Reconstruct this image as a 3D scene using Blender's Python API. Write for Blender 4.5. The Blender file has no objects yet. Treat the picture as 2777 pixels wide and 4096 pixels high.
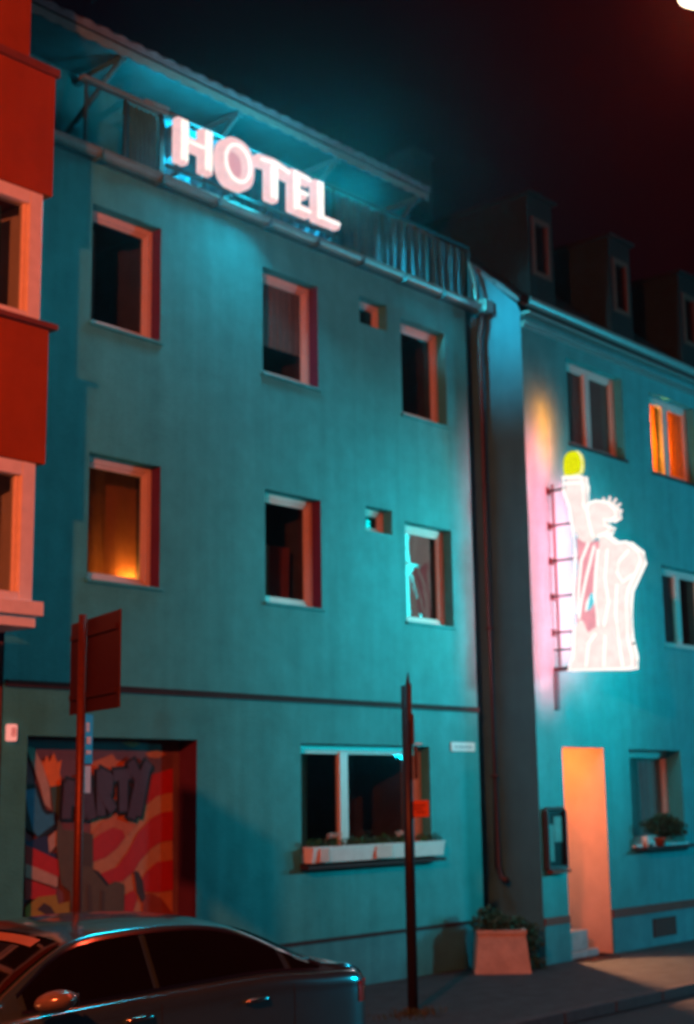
import bpy, math, random
from mathutils import Vector, Matrix, noise
random.seed(7)
scn = bpy.context.scene
COL = scn.collection
PI = math.pi

# ------------------------------------------------------------------ helpers
class MB:
    """collects faces; build() links them as one mesh object"""
    def __init__(s): s.v=[]; s.f=[]; s.m=[]; s.sm=[]
    def vert(s,p): s.v.append(tuple(p)); return len(s.v)-1
    def face(s,pts,m=0,smooth=False):
        i=[s.vert(p) for p in pts]; s.f.append(i); s.m.append(m); s.sm.append(smooth)
    def box(s,x0,x1,y0,y1,z0,z1,m=0):
        p=[(x0,y0,z0),(x1,y0,z0),(x1,y1,z0),(x0,y1,z0),(x0,y0,z1),(x1,y0,z1),(x1,y1,z1),(x0,y1,z1)]
        i=[s.vert(q) for q in p]
        for a in ((0,3,2,1),(4,5,6,7),(0,1,5,4),(1,2,6,5),(2,3,7,6),(3,0,4,7)):
            s.f.append([i[k] for k in a]); s.m.append(m); s.sm.append(False)
    def obox(s,c,ax,hx,hy,hz,m=0):
        """oriented box: centre c, azimuth ax of its local x, half sizes"""
        ca,sa=math.cos(ax),math.sin(ax); i=[]
        for dz in (-hz,hz):
            for dx,dy in ((-hx,-hy),(hx,-hy),(hx,hy),(-hx,hy)):
                i.append(s.vert((c[0]+dx*ca-dy*sa,c[1]+dx*sa+dy*ca,c[2]+dz)))
        for a in ((0,3,2,1),(4,5,6,7),(0,1,5,4),(1,2,6,5),(2,3,7,6),(3,0,4,7)):
            s.f.append([i[k] for k in a]); s.m.append(m); s.sm.append(False)
    def grid(s,P,m=0,smooth=True,flip=False):
        """P = rows of points"""
        idx=[[s.vert(p) for p in r] for r in P]
        for a in range(len(P)-1):
            for b in range(len(P[0])-1):
                q=[idx[a][b],idx[a][b+1],idx[a+1][b+1],idx[a+1][b]]
                if flip: q.reverse()
                s.f.append(q); s.m.append(m); s.sm.append(smooth)
    def tube(s,path,r,n=8,m=0,caps=True,sy=1.0):
        path=[Vector(p) for p in path]; rings=[]
        up=Vector((0,0,1))
        for k,p in enumerate(path):
            if k==0: t=path[1]-p
            elif k==len(path)-1: t=p-path[k-1]
            else: t=(path[k+1]-p).normalized()+(p-path[k-1]).normalized()
            t.normalize()
            a=t.cross(up)
            if a.length<.05: a=t.cross(Vector((0,1,0)))
            a.normalize(); b=a.cross(t).normalized()
            rr=r[k] if isinstance(r,(list,tuple)) else r
            rings.append([s.vert(p+a*math.cos(2*PI*j/n)*rr+b*math.sin(2*PI*j/n)*rr) for j in range(n)])
        for k in range(len(rings)-1):
            for j in range(n):
                s.f.append([rings[k][j],rings[k][(j+1)%n],rings[k+1][(j+1)%n],rings[k+1][j]]); s.m.append(m); s.sm.append(True)
        if caps:
            s.f.append(rings[0][::-1]); s.m.append(m); s.sm.append(False)
            s.f.append(rings[-1][:]); s.m.append(m); s.sm.append(False)
    def pill(s,path,r,n=10,m=0):
        """tube with rounded ends"""
        path=[Vector(p) for p in path]
        d0=(path[0]-path[1]).normalized(); d1=(path[-1]-path[-2]).normalized()
        pp=[path[0]+d0*r*.97,path[0]+d0*r*.8,path[0]+d0*r*.45]+path+[path[-1]+d1*r*.45,path[-1]+d1*r*.8,path[-1]+d1*r*.97]
        rr=[r*.2,r*.62,r*.9]+[r]*len(path)+[r*.9,r*.62,r*.2]
        s.tube(pp,rr,n,m)
    def prism_y(s,poly,y0,y1,m=0):
        """poly of (x,z) extruded in y"""
        a=[s.vert((x,y0,z)) for x,z in poly]; b=[s.vert((x,y1,z)) for x,z in poly]; n=len(poly)
        s.f.append(a); s.m.append(m); s.sm.append(False)
        s.f.append(b[::-1]); s.m.append(m); s.sm.append(False)
        for k in range(n):
            s.f.append([a[k],b[k],b[(k+1)%n],a[(k+1)%n]]); s.m.append(m); s.sm.append(False)
    def prism_x(s,poly,x0,x1,m=0):
        a=[s.vert((x0,y,z)) for y,z in poly]; b=[s.vert((x1,y,z)) for y,z in poly]; n=len(poly)
        s.f.append(a); s.m.append(m); s.sm.append(False)
        s.f.append(b[::-1]); s.m.append(m); s.sm.append(False)
        for k in range(n):
            s.f.append([a[k],b[k],b[(k+1)%n],a[(k+1)%n]]); s.m.append(m); s.sm.append(False)
    def build(s,name,mats,parent=None,bevel=0,tri=False):
        me=bpy.data.meshes.new(name)
        me.from_pydata(s.v,[],s.f); me.update()
        if not isinstance(mats,(list,tuple)): mats=[mats]
        for m in mats: me.materials.append(m)
        me.polygons.foreach_set('material_index',s.m)
        me.polygons.foreach_set('use_smooth',s.sm)
        me.update()
        o=bpy.data.objects.new(name,me); COL.objects.link(o)
        if parent:
            o.parent=parent; o.matrix_parent_inverse=parent_inv(parent)
        if bevel:
            b=o.modifiers.new('bevel','BEVEL'); b.width=bevel; b.segments=2; b.limit_method='ANGLE'
        return o
_W={}
def parent_inv(p):
    m=Matrix.Identity(4); q=p
    while q is not None:
        m=Matrix.LocRotScale(q.location,q.rotation_euler,q.scale)@( m if q is p else m) if q is p else q_world(q)@m
        q=None
    return q_world(p).inverted()
def q_world(q):
    l=Matrix.LocRotScale(q.location,q.rotation_euler,q.scale)
    if q.parent: return q_world(q.parent)@q.matrix_parent_inverse@l
    return l
def tag(o,label,cat,group=None,kind=None):
    if label: o['label']=label
    if cat: o['category']=cat
    if group: o['group']=group
    if kind: o['kind']=kind
    return o
def thing(name,label,cat,loc=(0,0,0),group=None):
    o=bpy.data.objects.new(name,None); COL.objects.link(o); o.location=loc
    o.empty_display_size=.2
    return tag(o,label,cat,group)

# ------------------------------------------------------------------ materials
def mat(name,col,rough=.6,metal=0,var=.15,scale=6,bump=0,bscale=80,spec=.5,coat=0,dirt=0):
    m=bpy.data.materials.new(name); m.use_nodes=True
    nt=m.node_tree; b=nt.nodes['Principled BSDF']
    b.inputs['Roughness'].default_value=rough; b.inputs['Metallic'].default_value=metal
    b.inputs['Specular IOR Level'].default_value=spec
    b.inputs['Coat Weight'].default_value=coat
    tc=nt.nodes.new('ShaderNodeTexCoord')
    n=nt.nodes.new('ShaderNodeTexNoise'); n.inputs['Scale'].default_value=scale; n.inputs['Detail'].default_value=6
    n.inputs['Roughness'].default_value=.65
    nt.links.new(tc.outputs['Object'],n.inputs['Vector'])
    r=nt.nodes.new('ShaderNodeValToRGB')
    c1=[max(0,c*(1-var)) for c in col]+[1]; c2=[min(1,c*(1+var)) for c in col]+[1]
    r.color_ramp.elements[0].color=c1; r.color_ramp.elements[0].position=.3
    r.color_ramp.elements[1].color=c2; r.color_ramp.elements[1].position=.7
    nt.links.new(n.outputs['Fac'],r.inputs['Fac'])
    out=r.outputs['Color']
    if dirt:
        mp=nt.nodes.new('ShaderNodeMapping'); mp.inputs['Scale'].default_value=(5,5,.35)
        nt.links.new(tc.outputs['Object'],mp.inputs['Vector'])
        n2=nt.nodes.new('ShaderNodeTexNoise'); n2.inputs['Scale'].default_value=1.2; n2.inputs['Detail'].default_value=8
        nt.links.new(mp.outputs['Vector'],n2.inputs['Vector'])
        rr=nt.nodes.new('ShaderNodeValToRGB'); rr.color_ramp.elements[0].position=.35; rr.color_ramp.elements[1].position=.62
        rr.color_ramp.elements[0].color=(1-dirt,)*3+(1,); rr.color_ramp.elements[1].color=(1,1,1,1)
        nt.links.new(n2.outputs['Fac'],rr.inputs['Fac'])
        mx=nt.nodes.new('ShaderNodeMix'); mx.data_type='RGBA'; mx.blend_type='MULTIPLY'; mx.inputs['Factor'].default_value=1
        nt.links.new(out,mx.inputs[6]); nt.links.new(rr.outputs['Color'],mx.inputs[7]); out=mx.outputs[2]
    nt.links.new(out,b.inputs['Base Color'])
    if bump:
        bn=nt.nodes.new('ShaderNodeTexNoise'); bn.inputs['Scale'].default_value=bscale; bn.inputs['Detail'].default_value=4
        nt.links.new(tc.outputs['Object'],bn.inputs['Vector'])
        bp=nt.nodes.new('ShaderNodeBump'); bp.inputs['Strength'].default_value=bump; bp.inputs['Distance'].default_value=.02
        nt.links.new(bn.outputs['Fac'],bp.inputs['Height']); nt.links.new(bp.outputs['Normal'],b.inputs['Normal'])
    return m
def emit(name,col,st=1.0,var=0.0,scale=14):
    m=bpy.data.materials.new(name); m.use_nodes=True; nt=m.node_tree; nt.nodes.clear()
    o=nt.nodes.new('ShaderNodeOutputMaterial'); e=nt.nodes.new('ShaderNodeEmission')
    e.inputs['Color'].default_value=(*col,1); e.inputs['Strength'].default_value=st
    if var:
        tc=nt.nodes.new('ShaderNodeTexCoord'); n=nt.nodes.new('ShaderNodeTexNoise'); n.inputs['Scale'].default_value=scale
        nt.links.new(tc.outputs['Object'],n.inputs['Vector'])
        r=nt.nodes.new('ShaderNodeMapRange'); r.inputs['From Min'].default_value=.3; r.inputs['From Max'].default_value=.7
        r.inputs['To Min'].default_value=st*(1-var); r.inputs['To Max'].default_value=st*(1+var)
        nt.links.new(n.outputs['Fac'],r.inputs['Value']); nt.links.new(r.outputs['Result'],e.inputs['Strength'])
    nt.links.new(e.outputs[0],o.inputs[0]); return m
def glass(name,fac=.12,tint=(.8,.85,.85),rough=.02):
    m=bpy.data.materials.new(name); m.use_nodes=True; nt=m.node_tree; nt.nodes.clear()
    o=nt.nodes.new('ShaderNodeOutputMaterial'); t=nt.nodes.new('ShaderNodeBsdfTransparent'); g=nt.nodes.new('ShaderNodeBsdfGlossy')
    t.inputs['Color'].default_value=(*tint,1); g.inputs['Roughness'].default_value=rough
    lw=nt.nodes.new('ShaderNodeLayerWeight'); lw.inputs['Blend'].default_value=.5
    fr=nt.nodes.new('ShaderNodeMath'); fr.operation='POWER'; fr.inputs[1].default_value=4.0; nt.links.new(lw.outputs['Facing'],fr.inputs[0])
    tc=nt.nodes.new('ShaderNodeTexCoord'); n=nt.nodes.new('ShaderNodeTexNoise'); n.inputs['Scale'].default_value=1.3
    bp=nt.nodes.new('ShaderNodeBump'); bp.inputs['Strength'].default_value=.05; bp.inputs['Distance'].default_value=.05
    nt.links.new(tc.outputs['Object'],n.inputs['Vector']); nt.links.new(n.outputs['Fac'],bp.inputs['Height'])
    nt.links.new(bp.outputs['Normal'],g.inputs['Normal'])
    a=nt.nodes.new('ShaderNodeMath'); a.operation='ADD'; a.inputs[1].default_value=fac*.5
    nt.links.new(fr.outputs[0],a.inputs[0])
    mx=nt.nodes.new('ShaderNodeMixShader'); nt.links.new(a.outputs[0],mx.inputs[0]); nt.links.new(t.outputs[0],mx.inputs[1]); nt.links.new(g.outputs[0],mx.inputs[2])
    nt.links.new(mx.outputs[0],o.inputs[0]); return m
def cloth(name,col,trans=.4):
    m=bpy.data.materials.new(name); m.use_nodes=True; nt=m.node_tree; nt.nodes.clear()
    o=nt.nodes.new('ShaderNodeOutputMaterial'); d=nt.nodes.new('ShaderNodeBsdfDiffuse'); t=nt.nodes.new('ShaderNodeBsdfTranslucent')
    tc=nt.nodes.new('ShaderNodeTexCoord'); n=nt.nodes.new('ShaderNodeTexNoise'); n.inputs['Scale'].default_value=9; n.inputs['Detail'].default_value=5
    r=nt.nodes.new('ShaderNodeValToRGB'); r.color_ramp.elements[0].color=[c*.8 for c in col]+[1]; r.color_ramp.elements[1].color=[min(1,c*1.1) for c in col]+[1]
    nt.links.new(tc.outputs['Object'],n.inputs['Vector']); nt.links.new(n.outputs['Fac'],r.inputs['Fac'])
    nt.links.new(r.outputs[0],d.inputs['Color']); nt.links.new(r.outputs[0],t.inputs['Color'])
    mx=nt.nodes.new('ShaderNodeMixShader'); mx.inputs[0].default_value=trans
    nt.links.new(d.outputs[0],mx.inputs[1]); nt.links.new(t.outputs[0],mx.inputs[2]); nt.links.new(mx.outputs[0],o.inputs[0]); return m

M={}
M['wall']=mat('turquoise_render',(.060,.42,.45),.9,var=.13,scale=3.2,bump=.6,bscale=70,spec=.1,dirt=.13)
M['jamb']=mat('jamb_sodium_tint',(.105,.034,.085),.9,var=.1,scale=4,bump=.3,spec=.1)  # red of the sodium light put into the jamb colour
M['side']=mat('turquoise_render_shaded',(.06,.27,.35),.9,var=.1,scale=2.5,bump=.35,bscale=90,spec=.1,dirt=.08)  # darker copy of the wall render, shade of this side in its colour
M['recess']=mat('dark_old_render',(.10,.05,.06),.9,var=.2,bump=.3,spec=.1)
M['dark']=mat('dark_slot',(.03,.012,.014),.8,var=.2)
M['band']=mat('red_brown_plinth_band',(.16,.035,.02),.7,var=.2,scale=9)
M['plinth']=mat('plinth_render',(.065,.33,.37),.9,var=.14,scale=3,bump=.4,bscale=60,spec=.1,dirt=.14)
M['frame']=mat('white_window_frame',(.62,.60,.56),.35,var=.06,scale=12)
M['oldframe']=mat('old_timber_frame',(.09,.05,.035),.6,var=.2,scale=12)
M['white']=mat('white_paint',(.82,.82,.80),.45,var=.08,scale=10)
M['room']=mat('dim_room_wall',(.09,.09,.10),.9,var=.3,scale=3)
M['glass']=glass('window_glass')
M['orange']=mat('orange_render',(.32,.055,.003),.8,var=.14,scale=2.5,bump=.3,bscale=70,spec=.15,dirt=.06)
M['brownwall']=mat('left_house_lower_render',(.22,.13,.15),.9,var=.12,bump=.3,spec=.1,dirt=.2)
M['gutter']=mat('painted_zinc',(.20,.38,.38),.35,.4,var=.12,scale=10)
M['pipe']=mat('downpipe_zinc',(.07,.055,.06),.5,.4,var=.15,scale=8)
M['soffit']=mat('painted_soffit_boards',(.03,.18,.21),.7,var=.15,scale=4)
M['tile']=mat('roof_tiles',(.10,.16,.19),.7,var=.3,scale=9,bump=.5,bscale=30)
M['slate']=mat('dark_slate_roof',(.0025,.002,.0025),.75,var=.5,scale=7,bump=.6,bscale=25)
M['dormer']=mat('dormer_cheek_boards',(.002,.028,.034),.7,var=.3,scale=6)
M['screen']=cloth('pleated_privacy_fabric',(.05,.20,.30),.25)
M['railmetal']=mat('dark_rail_metal',(.03,.12,.14),.5,.3,var=.1)
M['pleat']=mat('pleated_fabric',(.03,.20,.27),.9,var=.2,scale=5,spec=.1)
M['metal']=mat('dark_metal',(.05,.04,.045),.45,.6,var=.2,scale=20)
M['signback']=mat('sign_back_metal',(.045,.010,.009),.5,.3,var=.12,scale=8)
M['pole']=mat('galvanised_pole',(.12,.035,.022),.5,.5,var=.2,scale=25)
M['asphalt']=mat('asphalt',(.016,.034,.044),.75,var=.35,scale=18,bump=.6,bscale=120)
M['pave']=mat('pavement_asphalt',(.038,.058,.068),.8,var=.4,scale=4,bump=.6,bscale=110,dirt=.2)
M['kerb']=mat('kerb_stone',(.05,.06,.07),.8,var=.25,scale=8,bump=.5,bscale=60)
M['concrete']=mat('exposed_concrete',(.56,.51,.45),.85,var=.22,scale=5,bump=.5,bscale=50)
M['step']=mat('stone_step',(.40,.42,.42),.7,var=.2,scale=8,bump=.3)
M['leaf']=mat('leaves',(.03,.085,.04),.6,var=.6,scale=14)
M['leaf2']=mat('leaves_green',(.04,.14,.02),.6,var=.6,scale=14)
M['petal']=mat('pale_petals',(.6,.55,.5),.7,var=.2)
M['terracotta']=mat('terracotta',(.35,.12,.06),.8,var=.2)
M['doorpaint']=mat('recess_pale_render',(.72,.56,.50),.8,var=.08,scale=3,bump=.3,bscale=60)
M['grate']=mat('door_mat_rubber',(.05,.015,.012),.9,var=.3,scale=30)
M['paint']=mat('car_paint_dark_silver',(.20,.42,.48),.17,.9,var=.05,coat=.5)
M['carglass']=mat('car_tinted_glass',(.004,.003,.003),.06,0,var=.1,spec=.6)
M['chrome']=mat('chrome_trim',(.5,.5,.5),.18,1,var=.05)
M['rubber']=mat('tyre_rubber',(.012,.012,.012),.8,var=.2)
M['rim']=mat('alloy_rim',(.35,.35,.36),.35,.9,var=.1)
M['lens']=mat('tail_lamp_lens',(.5,.03,.01),.15,0,var=.1,coat=.5)
M['blue']=mat('blue_sign_face',(.02,.42,.85),.45,var=.08)
M['whitesign']=mat('white_sign_face',(.85,.80,.80),.5,var=.06)
M['orangeplate']=mat('orange_plate',(.75,.17,.05),.5,var=.08)
M['ink']=mat('black_ink',(.02,.01,.01),.6,var=.1)
M['weed']=mat('weeds',(.06,.09,.02),.7,var=.5,scale=20)
# neon
M['neon_face']=emit('neon_letter_glow',(1.0,.60,.60),.95,var=.06)
M['neon_dim']=emit('neon_letter_middle',(1.0,.42,.46),.75)
M['neon_core']=emit('neon_letter_tube',(1.0,.92,.84),1.2,var=.05)
M['fig_face']=emit('neon_figure_glow',(1.0,.84,.79),1.05,var=.08,scale=9)
M['fig_pale']=emit('neon_figure_drape',(1.0,.40,.46),.92,var=.10,scale=9)
M['fig_tube']=emit('neon_figure_tube',(1.0,.96,.90),1.25)
M['flame']=emit('neon_torch_flame',(.80,.80,.004),1.0,var=.12,scale=20)
M['flame_rim']=emit('neon_flame_rim',(1.0,.95,.45),1.0)
M['numlight']=emit('lit_number_box',(1.0,.32,.26),1.0)
M['lampglass']=emit('street_lamp_glass',(1.0,.80,.55),3.0)

# ------------------------------------------------------------------ camera (50 mm lens, 2.2 m above the pavement)
f_px=3273.9; yaw,pit,rol=[math.radians(a) for a in (41.1035,11.1077,-.82748)]
fw=Vector((math.cos(yaw)*math.cos(pit),math.sin(yaw)*math.cos(pit),math.sin(pit)))
rt=Vector((math.sin(yaw),-math.cos(yaw),0)); up=rt.cross(fw)
R_=rt*math.cos(rol)+up*math.sin(rol); U_=-rt*math.sin(rol)+up*math.cos(rol)
cam=bpy.data.cameras.new('camera'); co=bpy.data.objects.new('camera',cam); COL.objects.link(co)
mw=Matrix((( R_.x,U_.x,-fw.x,0),(R_.y,U_.y,-fw.y,0),(R_.z,U_.z,-fw.z,2.2),(0,0,0,1)))
co.matrix_world=mw; scn.camera=co
cam.sensor_fit='VERTICAL'; cam.sensor_height=36; cam.lens=f_px/2324*36
cam.clip_start=.1; cam.clip_end=600
cam.dof.use_dof=True; cam.dof.focus_distance=4.5; cam.dof.aperture_fstop=3.0

# ------------------------------------------------------------------ setting
b=MB(); b.face([(-70,-70,-.12),(90,-70,-.12),(90,70,-.12),(-70,70,-.12)])
tag(b.build('road',M['asphalt']),'dark asphalt road in front of the hotel','road',kind='structure')
b=MB(); b.box(-60,80,8.66,16,-.119,0)
tag(b.build('pavement',M['pave']),'dark asphalt pavement along the hotel front','pavement',kind='structure')
b=MB()
x=-40.0
while x<60:
    b.box(x+.006,x+.994,8.50,8.655,-.119,.004); x+=1.0
tag(b.build('kerb',M['kerb'],bevel=.012),'row of kerb stones between pavement and road','kerb',kind='structure')

# ------------------------------------------------------------------ walls with openings
def facade(b,X0,X1,z0,z1,Y,ops,depth=.22,m=0,mr=0,mj0=1):
    xs=sorted({X0,X1}|{o[0] for o in ops}|{o[1] for o in ops}); zs=sorted({z0,z1}|{o[2] for o in ops}|{o[3] for o in ops})
    xs=[x for x in xs if X0<=x<=X1]; zs=[z for z in zs if z0<=z<=z1]
    for i in range(len(xs)-1):
        for j in range(len(zs)-1):
            cx=(xs[i]+xs[i+1])/2; cz=(zs[j]+zs[j+1])/2
            if any(o[0]<cx<o[1] and o[2]<cz<o[3] for o in ops): continue
            b.face([(xs[i],Y,zs[j]),(xs[i+1],Y,zs[j]),(xs[i+1],Y,zs[j+1]),(xs[i],Y,zs[j+1])],m)
    for o in ops:
        d=o[4] if len(o)>4 else depth
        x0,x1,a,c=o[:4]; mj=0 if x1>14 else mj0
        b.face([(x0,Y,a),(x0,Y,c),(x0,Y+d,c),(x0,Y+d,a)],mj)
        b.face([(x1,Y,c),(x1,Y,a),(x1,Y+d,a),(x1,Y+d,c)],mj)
        b.face([(x0,Y,c),(x1,Y,c),(x1,Y+d,c),(x0,Y+d,c)],mr)
        b.face([(x0,Y,a),(x0,Y+d,a),(x1,Y+d,a),(x1,Y,a)],mr)
def window(parent,x0,x1,z0,z1,Yo,depth=.22,mull=0,curtain=None,sill=True,label=None,fw_=.075,roomd=1.2,split=None):
    """frame mesh is the part; pane, curtain, sill, interior its sub-parts. Yo = wall face"""
    y=Yo+depth-.07; b=MB(); w=fw_
    b.box(x0,x0+w,y,y+.07,z0,z1); b.box(x1-w,x1,y,y+.07,z0,z1)
    b.box(x0+w,x1-w,y,y+.07,z0,z0+w); b.box(x0+w,x1-w,y,y+.07,z1-w,z1)
    # inner sash step
    s=.035; yy=y+.018
    b.box(x0+w,x0+w+s,yy,yy+.045,z0+w,z1-w); b.box(x1-w-s,x1-w,yy,yy+.045,z0+w,z1-w)
    b.box(x0+w+s,x1-w-s,yy,yy+.045,z0+w,z0+w+s); b.box(x0+w+s,x1-w-s,yy,yy+.045,z1-w-s,z1-w)
    for k in range(mull):
        xm=x0+(x1-x0)*(k+1)/(mull+1) if split is None else split
        b.box(xm-.075,xm+.075,y-.002,y+.068,z0+w,z1-w)
    o=b.build('window',M['frame'],parent,bevel=.006)
    if label: o['label']=label
    g=MB(); g.box(x0+w,x1-w,y+.04,y+.046,z0+w,z1-w); g.build('pane',M['glass'],o)
    r=MB(); a,c,e,f,h,i=x0-.15,x1+.15,y+.075,y+.075+roomd,z0-.1,z1+.1
    r.face([(a,f,h),(c,f,h),(c,f,i),(a,f,i)]); r.face([(a,e,h),(a,f,h),(a,f,i),(a,e,i)]); r.face([(c,e,h),(c,e,i),(c,f,i),(c,f,h)])
    r.face([(a,e,i),(a,f,i),(c,f,i),(c,e,i)]); r.face([(a,e,h),(c,e,h),(c,f,h),(a,f,h)])
    # rim closing the room to the wall
    for q in ((a,x0,h,i),(x1,c,h,i),(x0,x1,h,z0),(x0,x1,z1,i)):
        r.face([(q[0],e,q[2]),(q[1],e,q[2]),(q[1],e,q[3]),(q[0],e,q[3])])
    r.build('interior',M['room'],o)
    if sill:
        s_=MB(); s_.box(x0-.03,x1+.03,Yo-.035,Yo+depth-.072,z0-.03,z0+.006); s_.build('sill',M['wall'] if sill is True else sill,o,bevel=.004)
    if curtain:
        for (c0,c1,zb,zt,yo,mt,amp,per) in curtain:
            cu=MB(); n=int((c1-c0)/.012)+2; P=[]
            for zz in [zb+(zt-zb)*k/10 for k in range(11)]:
                P.append([(c0+(c1-c0)*i/n, y+yo+amp*math.sin(2*PI*(c0+(c1-c0)*i/n)/per+.5*math.sin(zz*3))*(1+.2*math.sin(zz*7+i)),zz) for i in range(n+1)])
            cu.grid(P); cu.build('curtain',mt,o)
    return o

FIG={'body':[(10.129, 5.612), (10.017, 5.614), (9.86, 5.48), (9.696, 5.476), (9.525, 5.327), (9.498, 5.18), (9.617, 4.986), (9.717, 4.822), (9.744, 4.665), (9.754, 4.192), (9.698, 3.937), (9.706, 3.797), (9.832, 3.774), (10.696, 3.815), (10.711, 3.881), (10.61, 4.003), (10.569, 4.42), (10.489, 4.51), (10.419, 4.407), (10.387, 4.308), (10.215, 4.405), (10.244, 4.876), (10.189, 5.195), (10.139, 5.434)],
'arm':[(10.614, 6.514), (10.327, 6.486), (10.316, 6.334), (10.339, 6.07), (10.286, 5.996), (10.251, 5.776), (10.204, 5.606), (10.321, 5.538), (10.432, 5.585), (10.52, 5.729), (10.56, 6.068), (10.644, 6.316)],
'head':[(10.291, 6.088), (10.139, 6.108), (9.955, 6.057), (9.843, 5.934), (9.839, 5.835), (9.933, 5.799), (10.024, 5.82), (10.019, 5.745), (9.939, 5.702), (9.979, 5.642), (10.091, 5.624), (10.204, 5.606), (10.27, 5.779), (10.299, 5.932)],
'drape':[(10.505, 5.644), (10.321, 5.538), (10.169, 5.568), (10.162, 5.355), (10.231, 5.118), (10.265, 4.846), (10.339, 4.853), (10.421, 4.731), (10.446, 4.604), (10.333, 4.626), (10.251, 4.747), (10.224, 4.406), (10.387, 4.308), (10.47, 4.509), (10.56, 4.419), (10.563, 4.909), (10.498, 5.23)],
'flame':[(10.640, 6.540), (10.655, 6.62), (10.650, 6.73), (10.625, 6.81), (10.575, 6.852), (10.50, 6.866), (10.425, 6.850), (10.375, 6.805), (10.352, 6.72), (10.355, 6.62), (10.375, 6.535), (10.457, 6.520), (10.536, 6.515)],
'o1':[(10.129, 5.612), (10.017, 5.614), (9.86, 5.48), (9.696, 5.476), (9.525, 5.327), (9.498, 5.18), (9.617, 4.986), (9.717, 4.822), (9.744, 4.665), (9.754, 4.192), (9.698, 3.937), (9.706, 3.797), (9.831, 3.789), (10.695, 3.831), (10.61, 4.003), (10.569, 4.42)],
'o2':[(10.634, 6.501), (10.644, 6.316), (10.56, 6.068), (10.52, 5.729), (10.499, 5.395), (10.535, 5.07), (10.57, 4.583)],
'o3':[(10.346, 6.473), (10.325, 6.335), (10.339, 6.07), (10.286, 5.996)],
'o4':[(10.286, 5.996), (10.253, 6.083), (10.14, 6.1), (9.955, 6.057), (9.843, 5.934), (9.839, 5.835), (9.933, 5.799), (10.024, 5.82), (10.019, 5.745), (9.939, 5.702), (9.979, 5.642), (10.129, 5.612)],
'o5':[(10.286, 5.996), (10.251, 5.776), (10.204, 5.606)],
'f1':[(10.283, 5.534), (10.409, 5.302), (10.464, 4.98), (10.504, 4.577)],
'f2':[(10.192, 5.489), (10.347, 5.05), (10.439, 4.733), (10.489, 4.51)],
'f3':[(10.139, 5.434), (10.194, 5.114), (10.23, 4.794), (10.197, 4.388)],
'f4':[(9.992, 5.416), (10.051, 5.017), (10.015, 4.692), (10.105, 4.38)],
'f5':[(9.667, 5.36), (9.819, 5.233), (9.865, 5.077), (9.782, 4.94), (9.633, 5.02)],
'f6':[(9.874, 4.918), (9.915, 4.522), (9.884, 4.123), (9.847, 3.822)],
'f7':[(10.239, 4.295), (10.358, 4.161), (10.411, 3.86)],
'f8':[(10.094, 4.251), (10.136, 3.842)],
'f9':[(10.654, 6.504), (10.346, 6.473)],
'f10':[(10.648, 6.418), (10.342, 6.38)],
'rays1':[(9.955, 6.057), (9.881, 6.07)]}
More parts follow.
